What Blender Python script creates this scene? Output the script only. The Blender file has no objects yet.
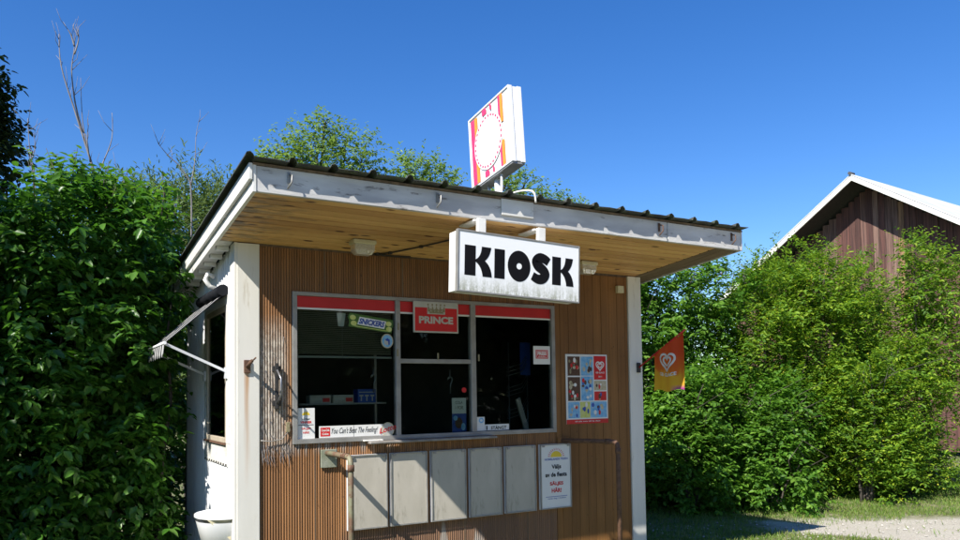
import bpy, math, random
import numpy as np
from mathutils import Vector, Matrix
random.seed(7); RNG = np.random.default_rng(7)
S = bpy.context.scene
COL = S.collection
R = math.radians

# ---------------------------------------------------------------- camera
cd = bpy.data.cameras.new('camera'); cam = bpy.data.objects.new('camera', cd); COL.objects.link(cam)
yaw, pit, rol, fpx = .5301, .0456, -.0147, 756.0
fw = Vector((math.sin(yaw)*math.cos(pit), math.cos(yaw)*math.cos(pit), math.sin(pit)))
r0 = Vector((math.cos(yaw), -math.sin(yaw), 0)); u0 = r0.cross(fw)
rr = r0*math.cos(rol)+u0*math.sin(rol); uu = -r0*math.sin(rol)+u0*math.cos(rol)
cam.matrix_world = Matrix(((rr.x, uu.x, -fw.x, -1.18), (rr.y, uu.y, -fw.y, -5.30), (rr.z, uu.z, -fw.z, 1.53), (0, 0, 0, 1)))
cd.sensor_width = 36; cd.lens = fpx/960*36; cd.shift_y = 90/960; cd.clip_end = 2000; cd.clip_start = .05
S.camera = cam
# ---------------------------------------------------------------- light
SUN = Vector((-.90, -.42, 1.0)).normalized()          # towards the sun
elev = math.asin(SUN.z)
w = bpy.data.worlds.new('World'); S.world = w; w.use_nodes = True
nt = w.node_tree; bg = nt.nodes['Background']
sky = nt.nodes.new('ShaderNodeTexSky'); sky.sky_type = 'NISHITA'; sky.sun_disc = False
sky.sun_elevation = elev; sky.sun_rotation = math.atan2(SUN.x, SUN.y)
sky.air_density = 1.0; sky.dust_density = 0.15; sky.ozone_density = 4.0
hs = nt.nodes.new('ShaderNodeHueSaturation'); hs.inputs['Saturation'].default_value = 1.30; hs.inputs['Hue'].default_value = .511; hs.inputs['Value'].default_value = 1.36
nt.links.new(sky.outputs[0], hs.inputs['Color']); nt.links.new(hs.outputs[0], bg.inputs[0]); bg.inputs[1].default_value = 0.074
sl = bpy.data.lights.new('sun', 'SUN'); sl.energy = 5.0; sl.angle = R(.5); sl.color = (1, .95, .86)
so = bpy.data.objects.new('sun', sl); COL.objects.link(so); so.rotation_euler = SUN.to_track_quat('Z', 'Y').to_euler(); so.location = (-6, -4, 9)
S.view_settings.view_transform = 'Standard'; S.view_settings.look = 'None'
S.view_settings.exposure = 0.85; S.view_settings.gamma = 1; S.view_settings.use_curve_mapping = False
S.render.engine = 'CYCLES'

# ---------------------------------------------------------------- materials
M = {}
def nodes(name):
    m = bpy.data.materials.new(name); m.use_nodes = True; M[name] = m
    t = m.node_tree; return m, t, t.nodes['Principled BSDF']
def mapping(t, scale, src='Object'):
    tc = t.nodes.new('ShaderNodeTexCoord'); mp = t.nodes.new('ShaderNodeMapping')
    mp.inputs['Scale'].default_value = scale; t.links.new(tc.outputs[src], mp.inputs[0]); return mp.outputs[0]
def noise(t, vec, s=1, det=4, rough=.55):
    n = t.nodes.new('ShaderNodeTexNoise'); n.inputs['Scale'].default_value = s; n.inputs['Detail'].default_value = det
    n.inputs['Roughness'].default_value = rough; t.links.new(vec, n.inputs['Vector']); return n.outputs['Fac']
def ramp(t, fac, stops):
    r = t.nodes.new('ShaderNodeValToRGB'); cr = r.color_ramp
    while len(cr.elements) < len(stops): cr.elements.new(.5)
    for e, (p, c) in zip(cr.elements, stops):
        e.position = p; e.color = (c, c, c, 1) if not isinstance(c, tuple) else (*c, 1)
    t.links.new(fac, r.inputs[0]); return r.outputs[0]
def mix(t, fac, a, b, mode='MIX'):
    m = t.nodes.new('ShaderNodeMix'); m.data_type = 'RGBA'; m.blend_type = mode
    for v, i in ((fac, 0), (a, 6), (b, 7)):
        if hasattr(v, 'links') or hasattr(v, 'is_output'): t.links.new(v, m.inputs[i])
        elif isinstance(v, tuple): m.inputs[i].default_value = (*v, 1)
        else: m.inputs[i].default_value = v
    return m.outputs[2]
def math_n(t, op, a, b=None):
    m = t.nodes.new('ShaderNodeMath'); m.operation = op
    for i, v in enumerate((a, b)):
        if v is None: continue
        if hasattr(v, 'is_output'): t.links.new(v, m.inputs[i])
        else: m.inputs[i].default_value = v
    return m.outputs[0]
def maprange(t, v, a, b, c=0., d=1.):
    m = t.nodes.new('ShaderNodeMapRange'); t.links.new(v, m.inputs[0])
    for i, x in zip((1, 2, 3, 4), (a, b, c, d)): m.inputs[i].default_value = x
    return m.outputs[0]
def bump(t, p, h, strength=.3, dist=.01):
    b = t.nodes.new('ShaderNodeBump'); b.inputs['Strength'].default_value = strength; b.inputs['Distance'].default_value = dist
    t.links.new(h, b.inputs['Height']); t.links.new(b.outputs[0], p.inputs['Normal'])
def island(t):
    return t.nodes.new('ShaderNodeNewGeometry').outputs['Random Per Island']
def xyz(t):
    tc = t.nodes.new('ShaderNodeTexCoord'); s = t.nodes.new('ShaderNodeSeparateXYZ'); t.links.new(tc.outputs['Object'], s.inputs[0]); return s.outputs

def basic(name, c1, c2=None, scale=(3, 3, 3), rough=.6, bmp=.15, lo=.35, hi=.65, metallic=0, dirt=None, dirtscale=(2, 2, 2), dlo=.55, dhi=.75, spec=.5):
    m, t, p = nodes(name)
    c2 = c2 or tuple(x*.8 for x in c1)
    n = noise(t, mapping(t, scale), 1, 5)
    c = ramp(t, n, [(lo, c1), (hi, c2)])
    if dirt:
        d = noise(t, mapping(t, dirtscale), 1, 6, .65)
        c = mix(t, ramp(t, d, [(dlo, 0.), (dhi, 1.)]), c, dirt)
    t.links.new(c, p.inputs['Base Color']); p.inputs['Roughness'].default_value = rough; p.inputs['Metallic'].default_value = metallic
    p.inputs['Specular IOR Level'].default_value = spec
    if bmp: bump(t, p, noise(t, mapping(t, tuple(s*4 for s in scale)), 1, 4), bmp, .004)
    return m
basic('white_paint', (.78, .77, .73), (.62, .61, .57), (3, 3, 8), .5, .25, dirt=(.30, .28, .24), dirtscale=(9, 9, 14), dlo=.62, dhi=.74)
basic('barn_roof', (.62, .63, .65), (.48, .49, .51), (2, 2, 2), .5, .1)
basic('white_metal', (.80, .81, .82), (.70, .71, .73), (4, 4, 1.2), .45, .08, dirt=(.45, .44, .40), dirtscale=(6, 6, 3), dlo=.64, dhi=.8)
basic('peeling_white', (.66, .65, .62), (.46, .45, .44), (2.2, 6, 9), .65, .5, dirt=(.17, .155, .14), dirtscale=(5, 12, 22), dlo=.60, dhi=.68)
basic('corner_paint', (.74, .72, .66), (.66, .64, .58), (5, 5, 1), .55, .2, dirt=(.42, .36, .26), dirtscale=(18, 18, 2.5), dlo=.60, dhi=.8)
m = M['corner_paint']; t = m.node_tree; p = t.nodes['Principled BSDF']; src = p.inputs['Base Color'].links[0].from_socket
o = xyz(t); wn = noise(t, mapping(t, (60, 60, 3)), 1, 4)
ax_ = math_n(t, 'ABSOLUTE', math_n(t, 'SUBTRACT', o[0], math_n(t, 'ADD', maprange(t, wn, .3, .7, -.006, .006), .060)))
rs_ = math_n(t, 'MULTIPLY', maprange(t, ax_, .022, .004), math_n(t, 'MULTIPLY', maprange(t, o[2], 1.72, 1.70), maprange(t, o[2], .9, 1.65)))
t.links.new(mix(t, math_n(t, 'MULTIPLY', rs_, .8), src, (.45, .22, .07)), p.inputs['Base Color'])
basic('roof_metal', (.035, .037, .035), (.07, .075, .06), (6, 6, 6), .6, .4, dirt=(.07, .09, .045), dirtscale=(14, 14, 14), dlo=.5, dhi=.62)
basic('rusty_iron', (.09, .045, .028), (.16, .085, .05), (30, 30, 30), .8, .4)
basic('rail_paint', (.17, .10, .065), (.20, .21, .13), (14, 14, 9), .6, .35, dirt=(.11, .05, .03), dirtscale=(30, 30, 22), dlo=.56, dhi=.64)
basic('green_plate', (.20, .22, .15), (.30, .31, .25), (20, 20, 20), .6, .3)
basic('alu', (.36, .355, .34), (.27, .265, .25), (9, 9, 9), .45, .08, metallic=.35)
basic('black_iron', (.02, .02, .022), (.04, .035, .03), (20, 20, 20), .6, .2)
basic('red_band', (.55, .016, .018), (.44, .012, .014), (3, 3, 3), .5, 0)
basic('print_white', (.76, .76, .74), (.70, .70, .68), (4, 4, 4), .45, 0)
basic('print_dimwhite', (.50, .49, .44), (.42, .42, .38), (8, 8, 8), .55, 0)
basic('print_red', (.62, .018, .02), (.52, .015, .018), (4, 4, 4), .45, 0)
basic('print_black', (.006, .006, .008), (.008, .008, .010), (4, 4, 4), .8, 0, spec=.08)
basic('print_blue', (.03, .09, .42), (.02, .06, .30), (9, 9, 9), .45, 0)
basic('print_lightblue', (.10, .35, .66), (.25, .50, .72), (30, 30, 30), .45, 0)
basic('print_yellow', (.80, .60, .04), (.75, .50, .04), (9, 9, 9), .45, 0)
basic('print_lime', (.50, .55, .10), (.60, .62, .25), (25, 25, 25), .45, 0)
basic('print_pink', (.86, .04, .14), (.80, .05, .15), (9, 9, 9), .45, 0)
basic('print_orange', (.90, .30, .03), (.85, .27, .03), (9, 9, 9), .45, 0)
basic('print_green', (.07, .17, .025), (.045, .11, .02), (9, 9, 9), .4, 0)
basic('print_brown', (.06, .03, .02), (.10, .05, .03), (40, 40, 40), .45, 0)
basic('print_cream', (.55, .50, .38), (.42, .37, .22), (60, 60, 60), .45, 0)
basic('print_gold', (.22, .19, .10), (.30, .26, .16), (60, 60, 60), .45, 0)
basic('print_purple', (.30, .06, .32), (.2, .05, .3), (9, 9, 9), .45, 0)
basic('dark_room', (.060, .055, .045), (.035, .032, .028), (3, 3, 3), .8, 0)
basic('room_shelf', (.35, .34, .32), (.28, .27, .26), (8, 8, 8), .6, 0)
basic('blind_slat', (.34, .35, .31), (.26, .27, .24), (3, 3, 3), .5, 0)
basic('cardboard', (.50, .47, .42), (.38, .35, .31), (20, 20, 20), .7, 0)
basic('wire', (.32, .33, .35), (.25, .25, .27), (20, 20, 20), .35, 0, metallic=.7)
basic('cream_plastic', (.62, .57, .38), (.52, .47, .30), (9, 9, 9), .5, .1)
basic('board_blank', (.49, .455, .39), (.41, .38, .32), (6, 6, 2.5), .5, .12, dirt=(.24, .22, .17), dirtscale=(26, 26, 5), dlo=.56, dhi=.74)
basic('window_wood', (.50, .44, .34), (.40, .34, .26), (6, 6, 2), .6, .2)
basic('red_wood', (.36, .05, .03), (.26, .035, .022), (8, 8, 1.5), .7, .3)
basic('bare_twig', (.26, .24, .23), (.16, .145, .14), (20, 20, 5), .85, .3)
basic('bark', (.10, .085, .07), (.05, .042, .035), (14, 14, 3), .9, .5)
basic('awning_cloth', (.018, .020, .024), (.012, .013, .016), (9, 9, 9), .95, .1, spec=.05)
basic('awning_white', (.50, .50, .50), (.42, .42, .42), (9, 9, 9), .95, .1, spec=.05)
basic('tread_ledge', (.19, .17, .15), (.30, .28, .26), (12, 12, 12), .6, .2)
basic('roof_tar', (.05, .05, .055), (.08, .08, .085), (5, 5, 5), .7, .2)

# illuminated-sign acrylic with algae streaks near its lower edge
m, t, p = nodes('sign_acrylic')
o = xyz(t)
st = math_n(t, 'MULTIPLY', noise(t, mapping(t, (26, 26, 3.5)), 1, 6, .7), maprange(t, noise(t, mapping(t, (70, 70, 70)), 1, 4, .7), .2, .8, .7, 1.3))
low = maprange(t, o[2], .15, 0.0)
f = math_n(t, 'MULTIPLY', low, maprange(t, st, .34, .60))
c = mix(t, f, (.82, .83, .84), (.27, .28, .20))
t.links.new(c, p.inputs['Base Color']); p.inputs['Roughness'].default_value = .35
# flat white acrylic
basic('acrylic', (.80, .80, .80), (.77, .77, .77), (3, 3, 3), .3, 0)

# reeded brown wall
def reed_material(name, a, b, dk, pale=True):
    m, t, p = nodes(name)
    o = xyz(t)
    isl = island(t)
    n1 = noise(t, mapping(t, (42, 42, 1.3)), 1, 5, .6)
    c = mix(t, ramp(t, n1, [(.30, 0.), (.70, 1.)]), a, b)
    c = mix(t, ramp(t, isl, [(0., 0.), (1., .55)]), c, dk)
    n2 = noise(t, mapping(t, (1.6, 1.6, 1.1)), 1, 4)
    c = mix(t, ramp(t, n2, [(.42, 0.), (.68, .5)]), c, dk)
    n3 = noise(t, mapping(t, (60, 60, 22)), 1, 3, .7)          # chipped flecks
    c = mix(t, ramp(t, n3, [(.66, 0.), (.72, .8)]), c, (.045, .028, .02))
    if pale:
        nn = noise(t, mapping(t, (26, 26, 1.5)), 1, 5, .7)
        # weathered grey strip beside the window
        fx = math_n(t, 'MULTIPLY', maprange(t, o[0], .37, .30), maprange(t, o[2], 1.14, 1.26))
        fx = math_n(t, 'MULTIPLY', fx, maprange(t, o[2], 2.12, 1.88))
        fx = math_n(t, 'MULTIPLY', fx, ramp(t, nn, [(.31, 0.), (.40, 1.)]))
        c = mix(t, fx, c, mix(t, ramp(t, n3, [(.35, 0.), (.6, 1.)]), (.50, .45, .38), (.25, .20, .16)))
        # worn strip just under the sill
        fs = math_n(t, 'MULTIPLY', maprange(t, o[2], 1.10, 1.16), maprange(t, o[0], 1.5, 1.0))
        fs = math_n(t, 'MULTIPLY', fs, maprange(t, o[2], 1.24, 1.2)); fs = math_n(t, 'MULTIPLY', fs, ramp(t, nn, [(.46, 0.), (.56, .85)]))
        c = mix(t, fs, c, (.30, .26, .22))
        # pale patches rising from the feet of the boards
        nb = noise(t, mapping(t, (7.2, 1, .01)), 1, 1, .4)
        hgt = math_n(t, 'ADD', maprange(t, nb, .38, .66, .12, .58), maprange(t, n1, .3, .7, -.04, .04))
        d = math_n(t, 'SUBTRACT', hgt, o[2])
        fb = math_n(t, 'MULTIPLY', maprange(t, d, 0., .07), maprange(t, o[0], 2.1, 1.85))
        fb = math_n(t, 'MULTIPLY', fb, maprange(t, o[0], 1.2, 1.35))
        c = mix(t, math_n(t, 'MULTIPLY', fb, .85), c, (.52, .50, .44))
        # greyer, purple-brown lower boards
        lo = math_n(t, 'MULTIPLY', maprange(t, o[2], .62, .5), maprange(t, o[0], .70, .78))
        c = mix(t, math_n(t, 'MULTIPLY', lo, .45), c, (.17, .12, .10))
    t.links.new(c, p.inputs['Base Color']); p.inputs['Roughness'].default_value = .62
    p.inputs['Specular IOR Level'].default_value = .3
    bump(t, p, n1, .5, .004)
    return m
reed_material('reeds', (.42, .205, .082), (.28, .135, .053), (.14, .07, .034))
reed_material('planks', (.31, .145, .046), (.21, .10, .032), (.12, .055, .02), False)

# pine ceiling boards
m, t, p = nodes('pine')
isl = island(t)
g = noise(t, mapping(t, (1.2, 34, 34)), 1, 5, .6)
c = mix(t, ramp(t, g, [(.3, 0.), (.7, 1.)]), (.88, .57, .24), (.68, .39, .14))
c = mix(t, ramp(t, isl, [(0., 0.), (1., .85)]), c, (.46, .24, .09))
v = t.nodes.new('ShaderNodeTexVoronoi'); v.inputs['Scale'].default_value = 1
t.links.new(mapping(t, (4.2, 11.5, .01)), v.inputs['Vector'])
c = mix(t, ramp(t, v.outputs['Distance'], [(.12, 1.), (.20, 0.)]), c, (.09, .03, .012))
o = xyz(t)
st = noise(t, mapping(t, (2.0, 5, 1)), 1, 5, .6)
c = mix(t, ramp(t, st, [(.56, 0.), (.75, .6)]), c, (.24, .13, .07))
c = mix(t, math_n(t, 'MULTIPLY', maprange(t, o[0], .35, -.1), ramp(t, noise(t, mapping(t, (9, 20, 1)), 1, 4), [(.40, 0.), (.62, .9)])), c, (.16, .13, .10))
t.links.new(c, p.inputs['Base Color']); p.inputs['Roughness'].default_value = .55
bump(t, p, g, .3, .003)
basic('grey_board', (.20, .14, .09), (.12, .085, .055), (30, 3, 3), .8, .4)

# barn boards
m, t, p = nodes('barn_wood')
isl = island(t)
g = noise(t, mapping(t, (30, 30, 1.1)), 1, 6, .65)
c = ramp(t, isl, [(0., (.07, .028, .023)), (.35, (.14, .064, .052)), (.7, (.12, .046, .037)), (.92, (.23, .14, .11)), (1., (.38, .20, .07))])
c = mix(t, ramp(t, g, [(.38, 0.), (.62, .8)]), c, (.035, .018, .016))
t.links.new(c, p.inputs['Base Color']); p.inputs['Roughness'].default_value = .85
bump(t, p, g, .5, .01)

# glass pane: mostly clear, mirror-like at grazing angles, slightly dusty
def glass(name, rough=.0, tint=(.80, .84, .80)):
    m, t, p = nodes(name); t.nodes.remove(p)
    tr = t.nodes.new('ShaderNodeBsdfTransparent'); tr.inputs[0].default_value = (*tint, 1)
    gl = t.nodes.new('ShaderNodeBsdfGlossy'); gl.inputs['Roughness'].default_value = rough
    fr = t.nodes.new('ShaderNodeFresnel'); fr.inputs[0].default_value = 1.32
    mx = t.nodes.new('ShaderNodeMixShader'); t.links.new(fr.outputs[0], mx.inputs[0])
    t.links.new(tr.outputs[0], mx.inputs[1]); t.links.new(gl.outputs[0], mx.inputs[2])
    t.links.new(mx.outputs[0], t.nodes['Material Output'].inputs[0]); return m
glass('glass_pane', .02)
m, t, p = nodes('lamp_glass')
p.inputs['Base Color'].default_value = (.75, .72, .62, 1); p.inputs['Roughness'].default_value = .25; p.inputs['Transmission Weight'].default_value = .55
v = t.nodes.new('ShaderNodeTexVoronoi'); v.inputs['Scale'].default_value = 60; t.links.new(mapping(t, (1, 1, 1)), v.inputs['Vector']); bump(t, p, v.outputs['Distance'], .8, .006)

def leaf_material(name, cols, trans=(.2, .4, .03), tw=.35, rough=.45, clump=1.6, dk=.45, spec=.35):
    m, t, p = nodes(name)
    isl = island(t)
    c = ramp(t, isl, [(i/(len(cols)-1), cc) for i, cc in enumerate(cols)])
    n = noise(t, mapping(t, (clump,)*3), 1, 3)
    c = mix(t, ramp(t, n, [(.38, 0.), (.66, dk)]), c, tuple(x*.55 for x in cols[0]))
    t.links.new(c, p.inputs['Base Color']); p.inputs['Roughness'].default_value = rough; p.inputs['Specular IOR Level'].default_value = spec
    tl = t.nodes.new('ShaderNodeBsdfTranslucent'); tc = mix(t, .6, c, trans); t.links.new(tc, tl.inputs[0])
    mx = t.nodes.new('ShaderNodeMixShader'); mx.inputs[0].default_value = tw
    t.links.new(p.outputs[0], mx.inputs[1]); t.links.new(tl.outputs[0], mx.inputs[2])
    t.links.new(mx.outputs[0], t.nodes['Material Output'].inputs[0]); return m
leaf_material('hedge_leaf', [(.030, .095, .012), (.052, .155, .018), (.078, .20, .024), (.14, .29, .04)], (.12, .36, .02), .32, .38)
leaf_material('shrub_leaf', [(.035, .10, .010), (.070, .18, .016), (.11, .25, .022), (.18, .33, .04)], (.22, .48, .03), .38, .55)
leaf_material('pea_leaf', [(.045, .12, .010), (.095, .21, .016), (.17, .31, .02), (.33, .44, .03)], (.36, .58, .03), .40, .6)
leaf_material('tree_leaf', [(.085, .17, .03), (.13, .24, .04), (.20, .32, .06), (.28, .37, .11)], (.34, .52, .07), .42, .5)
leaf_material('willow_leaf', [(.09, .16, .04), (.13, .22, .06), (.19, .28, .09)], (.25, .34, .08), .35, .55)
leaf_material('dark_leaf', [(.012, .028, .008), (.018, .040, .011), (.028, .055, .015)], (.04, .09, .01), .2, .6)
leaf_material('lilac_bloom', [(.16, .11, .19), (.22, .16, .24), (.17, .14, .13)], (.3, .2, .35), .25, .6, dk=.1)
leaf_material('brown_tip', [(.13, .075, .055), (.17, .10, .07), (.11, .10, .05)], (.2, .12, .06), .25, .6, dk=.1)
leaf_material('pea_flower', [(.50, .50, .03), (.62, .56, .05)], (.7, .6, .05), .3, .5, dk=.0)
leaf_material('grass_blade', [(.085, .18, .02), (.13, .24, .03), (.20, .28, .05), (.30, .29, .12)], (.25, .36, .05), .3, .5, dk=.2)

# ground: pale gravel in front, grass towards the hedges
m, t, p = nodes('ground_mix')
tc = t.nodes.new('ShaderNodeTexCoord'); sp = t.nodes.new('ShaderNodeSeparateXYZ'); t.links.new(tc.outputs['Object'], sp.inputs[0])
s = math_n(t, 'ADD', math_n(t, 'MULTIPLY', sp.outputs[0], .506), math_n(t, 'MULTIPLY', sp.outputs[1], .863))
n = noise(t, mapping(t, (1.3, 1.3, 1.3)), 1, 6, .65)
s2 = math_n(t, 'ADD', s, maprange(t, n, .2, .8, -.4, .4))
gm = maprange(t, s2, 3.70, 3.95)
# a grassy tongue in the gravel
q0 = math_n(t, 'SUBTRACT', math_n(t, 'MULTIPLY', sp.outputs[0], .863), math_n(t, 'MULTIPLY', sp.outputs[1], .506))
dx = math_n(t, 'DIVIDE', math_n(t, 'SUBTRACT', s, 2.15), .95); dy = math_n(t, 'DIVIDE', math_n(t, 'SUBTRACT', q0, 4.3), 1.6)
q = math_n(t, 'ADD', math_n(t, 'MULTIPLY', dx, dx), math_n(t, 'MULTIPLY', dy, dy))
q = math_n(t, 'ADD', q, maprange(t, n, .2, .8, -.5, .5))
tongue = maprange(t, q, 1.05, .8)
gm = math_n(t, 'MAXIMUM', gm, tongue)
lf = maprange(t, math_n(t, 'ADD', q0, maprange(t, n, .2, .8, -.5, .5)), 5.0, 4.6); gm = math_n(t, 'MAXIMUM', gm, lf)
fine = noise(t, mapping(t, (55, 55, 55)), 1, 4, .7)
mid = noise(t, mapping(t, (4, 4, 4)), 1, 5, .6)
vv = t.nodes.new('ShaderNodeTexVoronoi'); vv.inputs['Scale'].default_value = 60; t.links.new(tc.outputs['Object'], vv.inputs['Vector'])
grav = mix(t, ramp(t, fine, [(.3, 0.), (.7, 1.)]), (.27, .25, .21), (.60, .56, .48))
grav = mix(t, ramp(t, mid, [(.4, 0.), (.7, .5)]), grav, (.36, .32, .26))
gras = mix(t, ramp(t, mid, [(.35, 0.), (.6, 1.)]), (.085, .12, .03), (.27, .25, .15))
gras = mix(t, ramp(t, fine, [(.3, 0.), (.7, .6)]), gras, (.06, .085, .02))
t.links.new(mix(t, gm, grav, gras), p.inputs['Base Color']); p.inputs['Roughness'].default_value = .95; p.inputs['Specular IOR Level'].default_value = .2
bump(t, p, math_n(t, 'ADD', fine, vv.outputs['Distance']), .6, .02)

# flag cloth: red-orange with yellow flames at the foot
m, t, p = nodes('flag_cloth')
tc = t.nodes.new('ShaderNodeTexCoord'); sp = t.nodes.new('ShaderNodeSeparateXYZ'); t.links.new(tc.outputs['Object'], sp.inputs[0])
nf = noise(t, mapping(t, (4, 7, 4)), 1, 2, .5)
zz = math_n(t, 'ADD', sp.outputs[2], maprange(t, nf, .3, .7, -.10, .10))
c = ramp(t, maprange(t, zz, -.22, .20), [(0., (.80, .46, .03)), (.28, (.78, .40, .03)), (.42, (.70, .17, .02)), (1., (.66, .075, .018))])
pf = math_n(t, 'MULTIPLY', maprange(t, sp.outputs[2], -.165, -.20), maprange(t, sp.outputs[1], -.42, -.50))
c = mix(t, pf, c, (.42, .04, .30))
t.links.new(c, p.inputs['Base Color']); p.inputs['Roughness'].default_value = .8
tl = t.nodes.new('ShaderNodeBsdfTranslucent'); t.links.new(c, tl.inputs[0]); mx = t.nodes.new('ShaderNodeMixShader'); mx.inputs[0].default_value = .35
t.links.new(p.outputs[0], mx.inputs[1]); t.links.new(tl.outputs[0], mx.inputs[2]); t.links.new(mx.outputs[0], t.nodes['Material Output'].inputs[0])

# ---------------------------------------------------------------- mesh builder
class MB:
    def __init__(s): s.v = []; s.f = []; s.mi = []; s.mats = []; s.sm = []
    def m(s, mat):
        if mat not in s.mats: s.mats.append(mat)
        return s.mats.index(mat)
    def add(s, vs, fs, mat=None, smooth=False):
        b = len(s.v); s.v += [tuple(v) for v in vs]; k = s.m(mat) if mat else 0
        for f in fs: s.f.append(tuple(i+b for i in f)); s.mi.append(k); s.sm.append(smooth)
    def box(s, x0, x1, y0, y1, z0, z1, mat=None):
        vs = [(x, y, z) for x in (x0, x1) for y in (y0, y1) for z in (z0, z1)]
        s.add(vs, [(0, 1, 3, 2), (4, 6, 7, 5), (0, 4, 5, 1), (2, 3, 7, 6), (0, 2, 6, 4), (1, 5, 7, 3)], mat); return s
    def obox(s, c, ax, ay, az, hx, hy, hz, mat=None):
        c, ax, ay, az = map(Vector, (c, ax, ay, az))
        vs = [c+ax*(hx*i)+ay*(hy*j)+az*(hz*k) for i in (-1, 1) for j in (-1, 1) for k in (-1, 1)]
        s.add(vs, [(0, 1, 3, 2), (4, 6, 7, 5), (0, 4, 5, 1), (2, 3, 7, 6), (0, 2, 6, 4), (1, 5, 7, 3)], mat); return s
    def prism(s, pts, d, mat=None):
        """closed polygon (3-D points) extruded by vector d"""
        n = len(pts); P = [Vector(q) for q in pts]; d = Vector(d)
        s.add(P+[q+d for q in P], [tuple(range(n))[::-1], tuple(range(n, 2*n))]+[(i, (i+1) % n, n+(i+1) % n, n+i) for i in range(n)], mat); return s
    def tube(s, pts, rad, seg=8, mat=None, caps=True):
        pts = [Vector(q) for q in pts]; n = len(pts)
        if not hasattr(rad, '__len__'): rad = [rad]*n
        b = len(s.v); prev = None; k = s.m(mat) if mat else 0
        for i, q in enumerate(pts):
            d = (pts[min(i+1, n-1)]-pts[max(i-1, 0)]).normalized()
            if prev is None: a = d.orthogonal().normalized()
            else: a = (prev-d*prev.dot(d)).normalized()
            prev = a; c = d.cross(a)
            for j in range(seg):
                th = 2*math.pi*j/seg; s.v.append(tuple(q+(a*math.cos(th)+c*math.sin(th))*rad[i]))
        for i in range(n-1):
            for j in range(seg):
                s.f.append((b+i*seg+j, b+i*seg+(j+1) % seg, b+(i+1)*seg+(j+1) % seg, b+(i+1)*seg+j)); s.mi.append(k); s.sm.append(True)
        if caps:
            s.f.append(tuple(b+j for j in range(seg))[::-1]); s.f.append(tuple(b+(n-1)*seg+j for j in range(seg))); s.mi += [k, k]; s.sm += [False]*2
        return s
    def flat(s, pts2, fr, off=0., mat=None):
        s.add([fr(u, v, off) for u, v in pts2], [tuple(range(len(pts2)))], mat); return s
    def disc(s, cu, cv, ru, rv, fr, off=0., mat=None, n=28, a0=0, a1=2*math.pi):
        full = abs(a1-a0-2*math.pi) < 1e-6
        pts = [(cu+ru*math.cos(a0+(a1-a0)*i/(n if full else n-1)), cv+rv*math.sin(a0+(a1-a0)*i/(n if full else n-1))) for i in range(n)]
        return s.flat(pts, fr, off, mat)
    def rect(s, u0, u1, v0, v1, fr, off=0., mat=None): return s.flat([(u0, v0), (u1, v0), (u1, v1), (u0, v1)], fr, off, mat)
    def stroke(s, pts, wd, fr, off=0., mat=None):
        """ribbon along a 2-D path"""
        n = len(pts); L = []; Rr = []
        for i in range(n):
            a = Vector(pts[max(i-1, 0)]); b = Vector(pts[min(i+1, n-1)]); d = (b-a).normalized(); nn = Vector((-d.y, d.x))
            ww = wd(i/(n-1)) if callable(wd) else wd
            q = Vector(pts[i]); L.append(q+nn*ww/2); Rr.append(q-nn*ww/2)
        for i in range(n-1):
            o_ = off+i*1.5e-5; s.add([fr(q.x, q.y, o_) for q in (L[i], L[i+1], Rr[i+1], Rr[i])], [(0, 1, 2, 3)], mat)
        return s
    def text(s, txt, u0, u1, v0, v1, fr, off=0., mat=None, bold=0., shear=0., rot=0.):
        cu = bpy.data.curves.new('lettering', 'FONT'); cu.body = txt; cu.size = 1; cu.offset = bold; cu.resolution_u = 3; cu.shear = shear
        o = bpy.data.objects.new('lettering', cu); COL.objects.link(o)
        dg = bpy.context.evaluated_depsgraph_get(); me = bpy.data.meshes.new_from_object(o.evaluated_get(dg))
        V = [v.co.copy() for v in me.vertices]; F = [tuple(q.vertices) for q in me.polygons]
        bpy.data.objects.remove(o); bpy.data.curves.remove(cu); bpy.data.meshes.remove(me)
        if not V: return s
        x0 = min(v.x for v in V); x1 = max(v.x for v in V); y0 = min(v.y for v in V); y1 = max(v.y for v in V)
        cu_, cv_ = (u0+u1)/2, (v0+v1)/2; out = []
        for v in V:
            a = (v.x-x0)/(x1-x0)*(u1-u0)+u0-cu_; b = (v.y-y0)/(y1-y0)*(v1-v0)+v0-cv_
            a, b = a*math.cos(rot)-b*math.sin(rot), a*math.sin(rot)+b*math.cos(rot)
            out.append(fr(a+cu_, b+cv_, off))
        s.add(out, F, mat); return s
    def build(s, name, mat=None, parent=None, bev=0., loc=None):
        me = bpy.data.meshes.new(name); me.from_pydata(s.v, [], s.f)
        mats = s.mats or [mat or 'white_paint']
        for q in mats: me.materials.append(M[q])
        me.polygons.foreach_set('material_index', s.mi); me.polygons.foreach_set('use_smooth', s.sm); me.update()
        o = bpy.data.objects.new(name, me); COL.objects.link(o)
        if parent: o.parent = parent
        if loc: o.location = loc
        if bev:
            b = o.modifiers.new('bevel', 'BEVEL'); b.width = bev; b.segments = 2; b.limit_method = 'ANGLE'
        return o
def build_each(mb, name, mat=None, parent=None, bev=0.):
    """every loose piece of the builder becomes an object of its own"""
    par = list(range(len(mb.v)))
    def find(a):
        while par[a] != a: par[a] = par[par[a]]; a = par[a]
        return a
    for f_ in mb.f:
        for q in f_[1:]: par[find(q)] = find(f_[0])
    grp = {}
    for i, f_ in enumerate(mb.f): grp.setdefault(find(f_[0]), []).append(i)
    for ids in grp.values():
        n_ = MB(); n_.mats = mb.mats; used = sorted({q for i in ids for q in mb.f[i]}); ix = {q: k for k, q in enumerate(used)}
        n_.v = [mb.v[q] for q in used]; n_.f = [tuple(ix[q] for q in mb.f[i]) for i in ids]; n_.mi = [mb.mi[i] for i in ids]; n_.sm = [mb.sm[i] for i in ids]
        n_.build(name, mat, parent, bev)
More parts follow.
